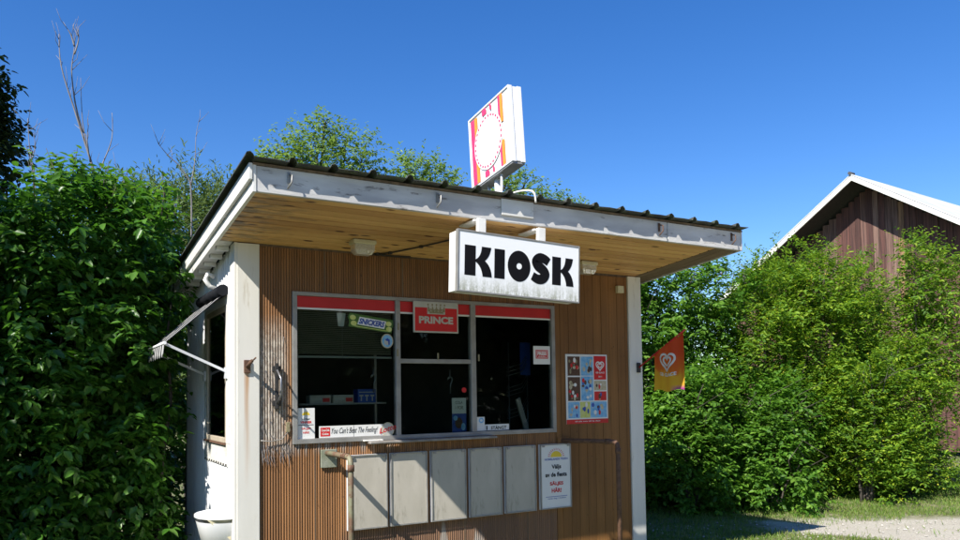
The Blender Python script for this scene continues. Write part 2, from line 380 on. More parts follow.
def wallframe(ox, oy, oz):            # faces -Y
    return lambda u, v, off=0.: (ox+u, oy-off, oz+v)
def frame3(o, u, v, n):
    o, u, v, n = map(Vector, (o, u, v, n)); return lambda a, b, off=0.: o+u*a+v*b+n*off
def tag(o, label=None, cat=None, group=None, kind=None):
    if label: o['label'] = label
    if cat: o['category'] = cat
    if group: o['group'] = group
    if kind: o['kind'] = kind
    return o
def thing(name, label, cat, loc=(0, 0, 0), group=None, rot=None):
    o = bpy.data.objects.new(name, None); COL.objects.link(o); o.location = loc; o.empty_display_size = .2
    if rot: o.rotation_euler = rot
    return tag(o, label, cat, group)
def bez(p0, p1, p2, n=8):
    return [((1-t)**2*p0[0]+2*t*(1-t)*p1[0]+t*t*p2[0], (1-t)**2*p0[1]+2*t*(1-t)*p1[1]+t*t*p2[1]) for t in [i/n for i in range(n+1)]]
def crom(P, k=6):
    out = []
    for i in range(len(P)-1):
        p0 = P[max(i-1, 0)]; p1 = P[i]; p2 = P[i+1]; p3 = P[min(i+2, len(P)-1)]
        for j in range(k):
            t = j/k
            out.append(tuple(.5*((2*p1[d])+(-p0[d]+p2[d])*t+(2*p0[d]-5*p1[d]+4*p2[d]-p3[d])*t*t+(-p0[d]+3*p1[d]-3*p2[d]+p3[d])*t**3) for d in range(len(p1))))
    out.append(tuple(P[-1])); return out

# ================================================================ SETTING: ground
gr = MB()
gx = [-400, -60, -12, -4, 3, 4, 5, 6, 7, 8, 9, 10, 12, 16, 60, 500]; gy = [-400, -60, -12, -5, -3, -2, -1, 0, 1, 2, 3, 5, 10, 60, 600]
vs = [(x, y, 0) for x in gx for y in gy]; n = len(gy)
gr.add(vs, [(i*n+j, (i+1)*n+j, (i+1)*n+j+1, i*n+j+1) for i in range(len(gx)-1) for j in range(n-1)], 'ground_mix')
tag(gr.build('ground'), kind='structure')

# ================================================================ KIOSK
W = 3.65; DEP = 1.98; SL = .094; ZS = 2.604
K = thing('kiosk', 'small brown panelled kiosk with white corner boards and flat overhanging roof', 'kiosk')
def zs(y): return ZS-SL*y
# reeded front wall: half-round reeds
WX0, WX1, WZ0, WZ1 = .378, 2.666, 1.198, 2.284
b = MB()
def reeds(x0, x1, z0, z1, pitch=.0185, gap=.0022):
    k = int(round((x1-x0)/pitch)); pt = (x1-x0)/k
    for i in range(k):
        a = x0+i*pt+gap/2; c = x0+(i+1)*pt-gap/2; rr_ = (c-a)/2; mid = (a+c)/2; jz = random.uniform(-.001, .001)
        prof = [(a, .0), (a+rr_*.35, -.0055), (mid, -.0075), (c-rr_*.35, -.0055), (c, .0)]
        vs = [(x, y+jz, z0) for x, y in prof]+[(x, y+jz, z1) for x, y in prof]
        b.add(vs, [(j, j+1, 6+j, 5+j) for j in range(4)]+[(0, 5, 6, 7, 8, 9)[:1]+(5, 6, 7, 8, 9, 4, 3, 2, 1)][:0], smooth=False)
reeds(.15, WX0, .08, 2.59); reeds(WX0, WX1, WZ1, 2.59); reeds(WX0, WX1, .08, WZ0)
b.build('front_wall', 'reeds', K)
# backing behind the reeds (dark gaps)
b = MB()
b.box(.0, WX0, .004, .05, 0, ZS+.02); b.box(WX1, W, .004, .05, 0, ZS+.02)
b.box(WX0, WX1, .004, .05, WZ1, ZS+.02); b.box(WX0, WX1, .004, .05, 0, WZ0)
b.build('wall_backing', 'grey_board', K)
b = MB(); x = WX1
k = 0
while x < 3.495:
    wd = .092 if k else .06
    b.box(x+.0015, min(x+wd, 3.497)-.0015, -.010+random.uniform(-.001, .001), .003, .08, 2.585); x += wd; k += 1
b.build('plank_wall', 'planks', K, .002)
# seams (cover strips) in the reeded wall
b = MB()
for x in (.62, 1.24, 1.84, 2.44): b.box(x-.004, x+.004, -.0095, -.0078, WZ1+.004, 2.585)
for x in (.54, 1.14, 1.76, 2.36): b.box(x-.003, x+.003, -.0095, -.0078, .085, WZ0-.04)
build_each(b, 'seam_strip', 'grey_board', K)
# corner boards
for x0, x1 in ((-.006, .146), (3.502, 3.656)):
    c = MB().box(x0, x1, -.022, .003, .03, 2.598).build('corner_board', 'corner_paint', K, .003)
# side, right and back walls
b = MB(); n = 0; y = .12; pr_ = []
b.box(-.024, .0, -.018, .115, .03, 2.60)            # side face of the corner board
b.build('corner_board', 'corner_paint', K, .003)
b = MB()
def corrugated(x, y0, y1, z0, z1f, amp=.010, per=.075, sgn=-1):
    n = int((y1-y0)/per*6); pts = []
    for i in range(n+1):
        y = y0+(y1-y0)*i/n; ph = (i % 6)
        a = {0: 0, 1: 0, 2: amp, 3: amp, 4: amp*.9, 5: 0}[ph]; pts.append((x+sgn*a, y))
    vs = [(px, py, z0) for px, py in pts]+[(px, py, z1f(py)) for px, py in pts]; m_ = len(pts)
    b.add(vs, [(j, j+1, m_+j+1, m_+j) for j in range(m_-1)])
corrugated(-.001, .115, .28, .10, lambda y: zs(y)+.01)
corrugated(-.001, 1.06, DEP, .10, lambda y: zs(y)+.01)
corrugated(-.001, .28, 1.06, .10, lambda y: 1.04); corrugated(-.001, .28, 1.06, 2.27, lambda y: zs(y)+.01)
b.build('side_wall', 'white_metal', K)
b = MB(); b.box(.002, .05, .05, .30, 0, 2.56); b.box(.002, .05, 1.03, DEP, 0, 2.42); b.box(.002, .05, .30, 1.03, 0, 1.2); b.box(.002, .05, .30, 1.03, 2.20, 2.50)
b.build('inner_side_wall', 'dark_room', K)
b = MB(); b.box(-.014, -.002, .24, 1.10, 1.045, 1.205); b.box(-.014, -.002, .20, .30, 1.207, 2.27); b.box(-.014, -.002, 1.03, 1.10, 1.207, 2.27); b.box(-.014, -.002, .302, 1.028, 2.205, 2.27)
b.build('window_surround', 'white_paint', K, .002)
b = MB()
for i in range(10): b.box(-.020, -.013, .27+i*.085, .29+i*.085, 1.048, 1.062)
build_each(b, 'nail', 'black_iron', K)
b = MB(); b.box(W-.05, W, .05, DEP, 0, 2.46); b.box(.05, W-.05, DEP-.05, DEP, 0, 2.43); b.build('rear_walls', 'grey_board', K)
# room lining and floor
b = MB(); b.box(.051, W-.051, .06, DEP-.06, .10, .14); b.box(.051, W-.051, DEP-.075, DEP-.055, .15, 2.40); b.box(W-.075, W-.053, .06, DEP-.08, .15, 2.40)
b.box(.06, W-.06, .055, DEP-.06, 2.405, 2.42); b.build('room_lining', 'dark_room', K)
# side window
sw = MB(); fw_ = .035
sw.box(-.012, .02, .302, .302+fw_, 1.21, 2.20); sw.box(-.012, .02, 1.028-fw_, 1.028, 1.21, 2.20); sw.box(-.012, .02, .302+fw_, 1.028-fw_, 2.165, 2.20); sw.box(-.018, .02, .302+fw_, 1.028-fw_, 1.21, 1.245)
swo = sw.build('side_window', 'window_wood', K, .002)
MB().box(.000, .004, .302+fw_, 1.028-fw_, 1.245, 2.165).build('pane', 'glass_pane', swo)
MB().box(-.030, -.012, .29, 1.04, 1.196, 1.209).build('sill', 'rusty_iron', swo)
# front window
f = MB(); T = .034
def fb(x0, x1, z0, z1, y0=-.022, y1=.03): f.box(x0, x1, y0, y1, z0, z1)
fb(WX0, WX0+T, WZ0, WZ1); fb(WX1-T, WX1, WZ0, WZ1)
fb(WX0+T, WX1-T, WZ1-T*.8, WZ1); fb(WX0+T, WX1-T, WZ0, WZ0+T)
fb(1.174, 1.212, WZ0+T, WZ1-T*.8); fb(1.832, 1.878, WZ0+T, WZ1-T*.8); fb(1.212, 1.832, 1.778, 1.812, -.018, .03)
fo = f.build('front_window', 'alu', K, .002)
panes = [(WX0+T, 1.174, WZ0+T, WZ1-T*.8), (1.212, 1.832, 1.812, WZ1-T*.8), (1.212, 1.832, WZ0+T, 1.778), (1.878, WX1-T, WZ0+T, WZ1-T*.8)]
for a, b_, c, d in panes: MB().box(a+.001, b_-.001, .003, .007, c+.001, d-.001).build('pane', 'glass_pane', fo)
for a, b_ in ((WX0+T, 1.174), (1.212, 1.832), (1.878, WX1-T)):
    q = MB(); q.box(a+.001, b_-.001, -.003, .0015, 2.174, 2.255, 'red_band'); q.box(a+.001, b_-.001, -.003, .0015, 2.160, 2.1735, 'print_white'); q.build('red_band', None, fo)
q = MB()
for x, z in ((1.193, 2.06), (1.185, 1.86), (1.53, 1.835), (1.90, 1.83)): q.box(x-.007, x+.007, -.030, -.0225, z-.03, z+.025)
build_each(q, 'catch', 'print_gold', fo, .003)
# counter under the hatch
c = MB(); c.box(.93, 2.02, -.10, -.024, 1.178, 1.196); c.build('counter_ledge', 'tread_ledge', K, .004)
MB().box(.90, 1.05, -.055, -.023, 1.1965, 1.207).build('sill_scrap', 'white_paint', K, .003)

# ceiling boards
b = MB(); YF = -1.005; nb = 11; wd = 1.0/nb
for i in range(nb):
    y0 = YF+.005+i*wd+.008; y1 = YF+.005+(i+1)*wd-.008
    xs = [-.12] + sorted(random.uniform(.4, 3.2) for _ in range(1)) + [3.60]
    for a, c in zip(xs[:-1], xs[1:]):
        vs = [(x, y, zs(y)+h) for x in (a+.001, c-.001) for y in (y0, y1) for h in (0, .015)]
        b.add(vs, [(0, 1, 3, 2), (4, 6, 7, 5), (0, 4, 5, 1), (2, 3, 7, 6), (0, 2, 6, 4), (1, 5, 7, 3)])
b.build('soffit', 'pine', K, .0015)
b = MB()
for a, c, mt in ((3.603, 3.70, 'grey_board'), (3.704, 3.83, 'grey_board')):
    vs = [(x, y, zs(y)+h-.002) for x in (a, c) for y in (YF, DEP+.05) for h in (0, .018)]
    b.add(vs, [(0, 1, 3, 2), (4, 6, 7, 5), (0, 4, 5, 1), (2, 3, 7, 6), (0, 2, 6, 4), (1, 5, 7, 3)], mt)
b.build('side_soffit', None, K)
b = MB()
vs = [(x, y, zs(y)+h) for x in (-.12, -.03) for y in (.004, DEP+.04) for h in (0, .015)]
b.add(vs, [(0, 1, 3, 2), (4, 6, 7, 5), (0, 4, 5, 1), (2, 3, 7, 6), (0, 2, 6, 4), (1, 5, 7, 3)])
for i in range(8):
    y = .12+i*.22; b.box(-.115, -.03, y, y+.045, zs(y)-.03, zs(y)-.002)
b.build('side_soffit', 'white_paint', K)
# fascia boards
XL, XR = -.146, 3.86
def slbox(mb, x0, x1, y0, y1, h0, h1, mat=None):
    vs = [(x, y, zs(y)+h) for x in (x0, x1) for y in (y0, y1) for h in (h0, h1)]
    mb.add(vs, [(0, 1, 3, 2), (4, 6, 7, 5), (0, 4, 5, 1), (2, 3, 7, 6), (0, 2, 6, 4), (1, 5, 7, 3)], mat)
b = MB(); b.box(XL+.024, 3.02, YF-.026, YF, 2.692, 2.842); b.box(3.024, XR-.022, YF-.030, YF, 2.690, 2.840); b.build('fascia', 'peeling_white', K, .003)
b = MB(); b.box(XL+.0, XR, YF-.034, YF+.01, 2.8435, 2.858); b.build('roof_batten', 'grey_board', K, .002)
b = MB(); b.box(1.50, 1.76, YF-.040, YF-.0305, 2.735, 2.845); b.build('cover_plate', 'white_paint', K, .002)
b = MB(); slbox(b, XL, XL+.022, YF-.030, 2.03, -.012, .150); slbox(b, XL-.022, XL-.001, YF-.035, 2.04, .055, .150); b.build('verge_board', 'white_paint', K, .003)
b = MB(); slbox(b, XR-.020, XR, YF-.030, 2.03, -.012, .146); b.build('verge_board', 'peeling_white', K, .003)
# ribbed sheet roof
b = MB(); xs = []; x = XL-.055
per = .245
k0 = x
while x < XR+.05:
    for dx, h in ((0, 0), (.008, .022), (.028, .028), (.044, .016), (.052, 0.), (.15, .003)):
        xs.append((x+dx, h+random.uniform(-.001, .002)))
    x += per
m_ = len(xs); ys = [YF-.090, YF-.04, -.5, 0, .5, 1., 1.5, 2.07]
vs = []
for th in (0, .004):
    for y in ys:
        for i, (px, h) in enumerate(xs):
            vs.append((px, y+(random.uniform(-.005, .005) if y == ys[0] and th == 0 else 0), zs(y)+.160+h+th))
N = len(ys); fs = []
for L in (0, 1):
    o_ = L*N*m_
    for j in range(N-1):
        for i in range(m_-1):
            q = (o_+j*m_+i, o_+j*m_+i+1, o_+(j+1)*m_+i+1, o_+(j+1)*m_+i); fs.append(q if L else q[::-1])
for i in range(m_-1): fs.append((i, i+1, N*m_+i+1, N*m_+i))
b.add(vs, fs); b.build('roof', 'roof_metal', K)
# a white splash-guard pipe on the roof edge
b = MB(); b.tube(crom([(1.62, -.78, 2.885), (1.64, -.98, 2.915), (1.70, -1.12, 2.90), (1.72, -1.13, 2.82)], 4), .007, 8); b.build('cable_conduit', 'white_paint', K)
# hooks on the fascia
for x in (.06, 1.02, 2.93, 3.73):
    h = MB(); h.tube([(x, YF-.027, 2.815), (x+.01, YF-.065, 2.80), (x+.005, YF-.07, 2.76), (x-.012, YF-.045, 2.725)], .005, 6); h.box(x-.009, x+.009, YF-.036, YF-.0305, 2.760, 2.825); h.build('hook', 'rusty_iron' if x > 2 else 'alu', K)
# cable on the soffit
b = MB(); pts = [(1.02, -.04), (1.10, -.10), (1.25, -.32), (1.38, -.55), (1.50, -.72)]
b.tube([(x, y, zs(y)-.010) for x, y in pts], .006, 6); b.tube([(.99, -.03, 2.60), (1.15, -.03, 2.596), (1.30, -.03, 2.60)], .006, 6)
for x, y in pts: b.box(x-.012, x+.012, y-.012, y+.012, zs(y)-.02, zs(y)-.001)
b.build('cable', 'black_iron', K)
b = MB(); b.box(3.36, 3.43, -.05, -.012, 2.435, 2.50); b.build('junction_box', 'cream_plastic', K, .004)
b = MB(); b.tube([(-.03, .62, 2.45), (-.08, .62, 2.47), (-.10, .60, 2.42), (-.07, .60, 2.37), (-.03, .60, 2.36)], .018, 8); b.build('vent_pipe', 'white_paint', K)
b = MB(); b.box(.0, W, -.012, .0, -.0, .078); b.build('plinth', 'tread_ledge', K)
b = MB()                                           # loose splinters on the weathered strip
for _ in range(55):
    x = random.uniform(.155, .365); z = random.uniform(1.12, 2.0) if random.random() < .6 else random.uniform(1.10, 1.2); L = random.uniform(.02, .09)
    b.prism([(x, -.008, z), (x+.005, -.008, z), (x+.004+random.uniform(-.01, .01), -.018-random.random()*.012, z-L)], (.0, -.0012, 0))
build_each(b, 'splinter', 'bare_twig', K)
b = MB(); b.box(.330, .358, -.024, -.011, 1.285, 1.355); b.build('meter_tag', 'print_gold', K, .003)
b = MB(); b.tube([(.15, -.03, 1.235), (.22, -.022, 1.226), (.30, -.022, 1.238), (.34, -.022, 1.285)], .003, 6); b.build('cable', 'alu', K)

# ---------------------------------------------------------------- lamps under the eave
def lamp(x, y, label):
    z = zs(y); t_ = thing('ceiling_lamp', label, 'lamp', (x, y, z), 'lanterns under the eave')
    MB().box(-.085, .085, -.055, .055, -.032, -.001).build('lamp_base', 'cream_plastic', t_, .006)
    g = MB(); a = [(-.075, -.048), (.075, -.048), (.075, .048), (-.075, .048)]; c = [(-.055, -.033), (.055, -.033), (.055, .033), (-.055, .033)]
    g.add([(x_, y_, -.033) for x_, y_ in a]+[(x_, y_, -.075) for x_, y_ in a]+[(x_, y_, -.105) for x_, y_ in c], [(0, 1, 5, 4), (1, 2, 6, 5), (2, 3, 7, 6), (3, 0, 4, 7), (4, 5, 9, 8), (5, 6, 10, 9), (6, 7, 11, 10), (7, 4, 8, 11), (8, 9, 10, 11)])
    g.build('lamp_shade', 'lamp_glass', t_, .006)
lamp(.80, -.30, 'prismatic glass lantern under the pine soffit, left of the KIOSK sign')
lamp(2.80, -.30, 'prismatic glass lantern half hidden behind the right end of the KIOSK sign')

# ---------------------------------------------------------------- KIOSK sign
ks = thing('kiosk_sign', 'white box sign with black letters KIOSK hanging under the front eave', 'sign', (1.106, -1.115, 2.187), rot=(R(0), R(1.9), R(0)))
ks.scale = (.885, .93, .885)
SW, SH, SD = 1.10, .455, .13
b = MB().box(.008, SW-.008, .004, SD, .008, SH-.008); b.build('sign_box', 'acrylic', ks, .004)
b = MB().box(.013, SW-.013, -.006, .0, .013, SH-.013); b.build('sign_face', 'sign_acrylic', ks)
b = MB(); e = .013
b.box(0, e, -.010, .022, 0, SH); b.box(SW-e, SW, -.010, .022, 0, SH); b.box(e, SW-e, -.010, .022, 0, e); b.box(e, SW-e, -.010, .022, SH-e, SH)
b.build('sign_frame', 'alu', ks, .002)
fr = wallframe(0, -.0066, 0)
LB, LT = .125, .345
def mp(poly, x0, x1, y0=None, y1=None):
    y0 = LB if y0 is None else y0; y1 = LT if y1 is None else y1
    return [(x0+(x1-x0)*a, y0+(y1-y0)*b_) for a, b_ in poly]
stem = [(0, 0), (.40, 0), (.40, 1), (0, 1)]
arm = [(.34, .50)]+bez((.41, .56), (.60, .66), (.62, 1), 8)+[(.97, 1)]+bez((.97, 1), (.92, .68), (.74, .535), 8)[1:]+bez((.78, .50), (.98, .34), (1.0, 0), 8)+[(.66, 0)]+bez((.66, 0), (.62, .34), (.40, .47), 8)[1:]
L = MB()
for x0, x1 in ((.060, .290), (.835, 1.040)):
    L.prism([fr(u, v, 0) for u, v in mp(stem, x0, x1)], (0, -.0004, 0)); L.prism([fr(u, v, .0004) for u, v in mp(arm, x0, x1)], (0, -.0004, 0))
L.prism([fr(u, v, 0) for u, v in mp([(0, 0), (1, 0), (1, 1), (0, 1)], .312, .402)], (0, -.0004, 0))
def ring(cx, cy, rx, ry, ix, iy, n=40):
    vs = [fr(cx+rx*math.cos(a), cy+ry*math.sin(a), .0005) for a in [2*math.pi*i/n for i in range(n)]]+[fr(cx+ix*math.cos(a), cy+iy*math.sin(a), .0005) for a in [2*math.pi*i/n for i in range(n)]]
    L.add(vs, [(i, (i+1) % n, n+(i+1) % n, n+i) for i in range(n)])
ring(.530, .235, .102, .118, .024, .024)
Sp = crom([(.92, .745), (.72, .835), (.45, .86), (.26, .73), (.36, .585), (.60, .475), (.74, .33), (.60, .175), (.34, .145), (.06, .235)], 6)
Sq = [(.640+.175*a, LB-.004+(LT-LB+.01)*b_) for a, b_ in Sp]
L.stroke(Sq, lambda t: .066+.016*math.sin(math.pi*t), fr, .0005)
L.build('lettering', 'print_black', ks)
for x in (.20, .74):
    h = MB(); h.box(x, x+.065, .04, .075, SH+.002, SH+.115); h.box(x-.015, x+.065, .076, .30, SH+.098, SH+.112); h.build('hanger', 'white_paint', ks, .002)

# ---------------------------------------------------------------- roof sign
rs = thing('roof_sign', 'square white light box with pink and orange stripes standing on the kiosk roof', 'sign', (1.93, -.25, zs(-.25)+.165), rot=(R(-5.0), 0, R(-3)))
# local frame: face looks to -X; width along Y
y0, y1, z0, z1 = -.355, .335, .475, 1.085
MB().box(0.004, .105, y0+.004, y1-.004, z0+.004, z1-.004).build('sign_box', 'acrylic', rs, .006)
b = MB()
for (a, c, d, e_) in ((y0, y0+.014, z0, z1), (y1-.014, y1, z0, z1), (y0+.014, y1-.014, z0, z0+.014), (y0+.014, y1-.014, z1-.014, z1)): b.box(-.006, .03, a, c, d, e_); b.box(.075, .112, a, c, d, e_)
b.build('sign_frame', 'white_metal', rs, .002)
b = MB().box(.0, .108, y0+.01, y1-.01, z0-.014, z0-.001); b.build('bottom_tray', 'alu', rs)
fr = lambda u, v, off=0.: (-.002-off, y1-(y1-y0)*u, z0+(z1-z0)*v)
b = MB()
b.rect(.055, .155, .04, .95, fr, .001, 'print_pink'); b.rect(.155, .225, .04, .95, fr, .001, 'print_orange')
for a, c in ((.60, .97), (.03, .36)):
    b.rect(.74, .785, a, c, fr, .001, 'print_pink'); b.rect(.785, .845, a, c, fr, .001, 'print_orange')
b.disc(.47, .50, .345, .375, fr, .0014, 'print_white', 40)
for i in range(30):
    a = 2*math.pi*i/30; cx, cy = .47+.315*math.cos(a), .50+.335*math.sin(a); tx, ty = -math.sin(a)*.016, math.cos(a)*.016; nx, ny = math.cos(a)*.013, math.sin(a)*.013
    b.flat([(cx-tx-nx, cy-ty-ny), (cx+tx-nx, cy+ty-ny), (cx+tx+nx, cy+ty+ny), (cx-tx+nx, cy-ty+ny)], fr, .0034, 'print_pink')
for v0, v1 in ((.885, .965), (.035, .115)): b.rect(.36, .46, v0, v1, fr, .0034, 'print_pink'); b.rect(.55, .585, v0, v1, fr, .0034, 'print_pink')
b.build('sign_print', None, rs)
b = MB(); b.tube([(.055, 0, -.03), (.055, 0, .46)], .025, 10); b.tube([(.055, .0, .0), (.055, .16, .46)], .010, 8); b.tube([(.03, -.05, .0), (.03, -.12, .46)], .010, 8); b.build('sign_post', 'white_metal', rs)

# ---------------------------------------------------------------- awning on the side wall
aw = thing('side_awning', 'small faded striped awning on folding arms over the side window', 'awning', (0, .66, 2.30))
b = MB(); b.tube([(-.045, -.42, .0), (-.045, .42, .0)], .042, 10); b.build('roller_box', 'awning_cloth', aw)
OX, OZ = -.43, -.385
b = MB(); n = 14
for i in range(n):
    ya = -.40+.80*i/n; yb = -.40+.80*(i+1)/n; mt = 'awning_white' if i % 4 == 1 else 'awning_cloth'
    b.prism([(-.06, ya, -.045), (-.06, yb, -.045), (OX, yb, OZ), (OX, ya, OZ)], (.003, 0, -.004), mt)
b.build('awning_fabric', None, aw)
b = MB()
for i in range(n):
    ya = -.40+.80*i/n; yb = -.40+.80*(i+1)/n; mt = 'awning_cloth' if i % 2 else 'awning_white'; ym = (ya+yb)/2
    b.prism([(OX-.004, ya, OZ), (OX-.004, yb, OZ), (OX-.012, yb, OZ-.075), (OX-.014, ym, OZ-.10), (OX-.012, ya, OZ-.075)], (.004, 0, 0), mt)
b.build('valance', None, aw)
b = MB(); b.tube([(OX, -.42, OZ), (OX, .42, OZ)], .012, 8); b.build('front_bar', 'white_metal', aw)
for y in (-.40, .40):
    b = MB(); b.obox(((OX-.012)/2, y, (OZ-.585)/2), Vector((OX, 0, OZ+.585)).normalized(), (0, 1, 0), Vector((-(OZ+.585), 0, OX)).normalized(), .22, .005, .009); b.box(-.03, -.014, y-.02, y+.02, -.63, -.55); b.build('arm', 'barn_roof', aw)

# ---------------------------------------------------------------- rails
def rail(x, label, mt='rail_paint', sx=-.04):
    t_ = thing('handrail', label, 'rail', (x, 0, 0), 'bent pipe rails on the kiosk front')
    g = MB(); g.tube([(sx, -.012, 1.125), (sx*.1, -.34, 1.118)]+[(0, -.34-.055*math.sin(a), 1.063+.055*math.cos(a)) for a in (.4, .8, 1.2, 1.57)]+[(0, -.395, .8), (0, -.395, .0)], .0195, 12)
    g.build('pipe', mt, t_)
    g = MB(); g.tube([(sx*.2, -.30, 1.1185), (sx*.1, -.335, 1.118)], .024, 12); g.tube([(0, -.395, 1.065), (0, -.395, 1.02)], .024, 12); build_each(g, 'elbow_joint', 'rusty_iron', t_)
    MB().box(sx-.045, sx+.075, -.024, -.0105, 1.02, 1.15).build('wall_plate', 'green_plate' if x < 1 else 'planks', t_, .003)
rail(.665, 'rusty bent pipe rail with a green wall plate at the left of the boards')
rail(3.02, 'dark bent pipe rail rising beside the right corner board', 'rusty_iron', -.30)

# ---------------------------------------------------------------- billboards
def boards(x0, x1, z0, z1, label, cover='board_blank', cat='notice board', name='notice_board', group='row of blank boards'):
    t_ = thing(name, label, cat, (x0, -.012, z0), group)
    w_, h_ = x1-x0, z1-z0; e = .010
    MB().box(.0, w_, -.022, .0, .0, h_).build('backing', 'white_metal', t_)
    MB().box(e, w_-e, -.027, -.0225, e, h_-e).build('panel', cover, t_)
    g = MB(); g.box(0, e-.0005, -.034, -.0225, 0, h_); g.box(w_-e+.0005, w_, -.034, -.0225, 0, h_); g.box(e, w_-e, -.034, -.0275, 0, e-.001); g.box(e, w_-e, -.034, -.0275, h_-e+.001, h_)
    g.build('edge_strip', 'alu', t_, .001)
    g = MB()
    for x in (.03, w_-.03): g.box(x-.012, x+.012, -.040, -.0345, h_-.022, h_-.004)
    build_each(g, 'clip', 'wire', t_)
    return t_
boards(.775, 1.085, .555, 1.10, 'blank grey board at the left of the row, crossed by the pipe rail')
boards(1.112, 1.418, .555, 1.10, 'blank grey board second in the row, with a diagonal shadow edge in its upper right')
boards(1.452, 1.760, .555, 1.10, 'blank grey board in the middle of the row, sunlit only at its lower left')
boards(1.795, 2.095, .555, 1.10, 'shaded blank grey board just right of the row\'s middle one')
boards(2.128, 2.430, .555, 1.10, 'shaded blank grey board directly left of the sun poster')
ps = boards(2.475, 2.795, .555, 1.10, 'framed white newspaper poster with yellow sun and words SÄLJES HÄR', 'print_white', 'poster', 'newspaper_poster', 'newspaper adverts with a sun')
w_, h_ = .32, .545; fr = wallframe(0, -.0275, 0); b = MB()
b.disc(.165, .435, .058, .050, fr, .001, 'print_yellow', 20, 0, math.pi)
for i in range(13):
    a = math.pi*(i+.5)/13; b.stroke([(.165+.066*math.cos(a), .435+.058*math.sin(a)), (.165+.086*math.cos(a), .435+.076*math.sin(a))], .005, fr, .001, 'print_red')
b.text('NORRLANDS TIDEN', .045, .285, .408, .426, fr, .001, 'print_blue', .02)
b.text('Väljs', .115, .215, .325, .372, fr, .001, 'print_black', .03)
b.text('av de flesta', .05, .275, .268, .307, fr, .001, 'print_black', .03)
b.text('SÄLJES', .095, .235, .188, .232, fr, .001, 'print_red', .04)
b.text('HÄR!', .112, .215, .135, .178, fr, .001, 'print_red', .04)
b.rect(.05, .275, .100, .104, fr, .001, 'print_blue'); b.text('varje dag i veckan', .07, .26, .078, .093, fr, .001, 'print_blue', .01)
b.build('poster_print', None, ps)

# ---------------------------------------------------------------- ice cream poster
ip = thing('ice_cream_poster', 'colourful ice cream price poster on the boards right of the window', 'poster', (2.776, -.013, 1.262))
MB().box(0, .462, -.004, 0, 0, .608, 'print_white').build('sheet', None, ip)
fr = wallframe(0, -.0042, 0); b = MB()
b.rect(0, .462, 0, .038, fr, .0006, 'print_red'); b.text('till alla som vill ha glass', .09, .37, .012, .026, fr, .0016, 'print_white', .02)
tiles = [(.02, .155, .42, .588, 'print_brown'), (.165, .30, .42, .588, 'print_lightblue'), (.31, .448, .385, .595, 'print_red'), (.02, .155, .20, .408, 'print_brown'), (.165, .30, .20, .414, 'print_lightblue'),
         (.31, .448, .29, .375, 'print_cream'), (.31, .448, .20, .28, 'print_red'), (.02, .145, .05, .19, 'print_lightblue'), (.15, .26, .05, .19, 'print_lime'), (.265, .448, .05, .19, 'print_lightblue')]
for (a, c, d, e_, mt) in tiles: b.rect(a, c, d, e_, fr, .0006, mt)
rnd = random.Random(3)
for (a, c, d, e_, mt) in tiles:
    if a > .3 and d > .38: continue
    for k in range(max(5, int((c-a)*(e_-d)*420))):
        cx = rnd.uniform(a+.02, c-.02); cy = rnd.uniform(d+.02, e_-.02); rx = rnd.uniform(.008, .018); ry = rnd.uniform(.010, .024)
        cc = rnd.choice(['print_cream', 'print_white', 'print_brown', 'print_red', 'print_cream', 'print_blue'] if mt != 'print_brown' else ['print_cream', 'print_cream', 'print_white', 'print_gold', 'print_red'])
        b.disc(cx, cy, rx, ry, fr, .0012+.00008*k, cc, 10)
        if rnd.random() < .5: b.rect(cx-.003, cx+.003, cy-ry-.012, cy-ry, fr, .0011, 'print_cream')
def heart(b, cx, cy, s, fr, off, mat, wd):
    def H(q, k): return [(cx+k*s*16*math.sin(a)**3/17, cy+k*s*(13*math.cos(a)-5*math.cos(2*a)-2*math.cos(3*a)-math.cos(4*a))/17) for a in q]
    q = [math.pi*(-1+2*i/44) for i in range(45)]
    b.stroke(H(q, 1.0), wd, fr, off, mat); q2 = [math.pi*(-.86+1.72*i/36) for i in range(37)]
    b.stroke(H(q2, .55), wd*.9, fr, off, mat)
heart(b, .379, .51, .046, fr, .0014, 'print_white', .011)
b.text('GB GLACE', .33, .43, .44, .455, fr, .0014, 'print_white', .03); b.text('2011', .36, .40, .405, .418, fr, .0014, 'print_white', .03)
b.build('poster_print', None, ip)

# ---------------------------------------------------------------- signs on the window
pp = thing('brand_sign', 'red and white PRINCE sign with a crown over the middle window post', 'sign', (1.316, -.026, 2.017))
MB().box(0, .393, -.012, 0, 0, .243).build('sign_plate', 'print_dimwhite', pp, .002)
fr = wallframe(0, -.0122, 0); b = MB()
b.flat([(.012, .012), (.381, .012), (.381, .195), (.275, .195), (.275, .145), (.118, .145), (.118, .195), (.012, .195)], fr, .0008, 'print_red')
b.text('PRINCE', .045, .345, .070, .128, fr, .002, 'print_dimwhite', .045)
b.flat([(.138, .152), (.258, .152), (.258, .164), (.138, .164)], fr, .002, 'print_gold')
for cx in (.125, .162, .198, .234, .270):
    tx = .198+(cx-.198)*1.0; b.flat([(cx*.85+.198*.15-.014, .164), (cx*.85+.198*.15+.014, .164), (tx, .215)], fr, .002, 'print_gold'); b.disc(tx, .219, .008, .008, fr, .0022, 'print_gold', 10)
b.stroke([(.145, .186), (.170, .168), (.198, .190), (.226, .168), (.252, .186)], .010, fr, .0021, 'print_gold')
b.build('sign_print', None, pp)

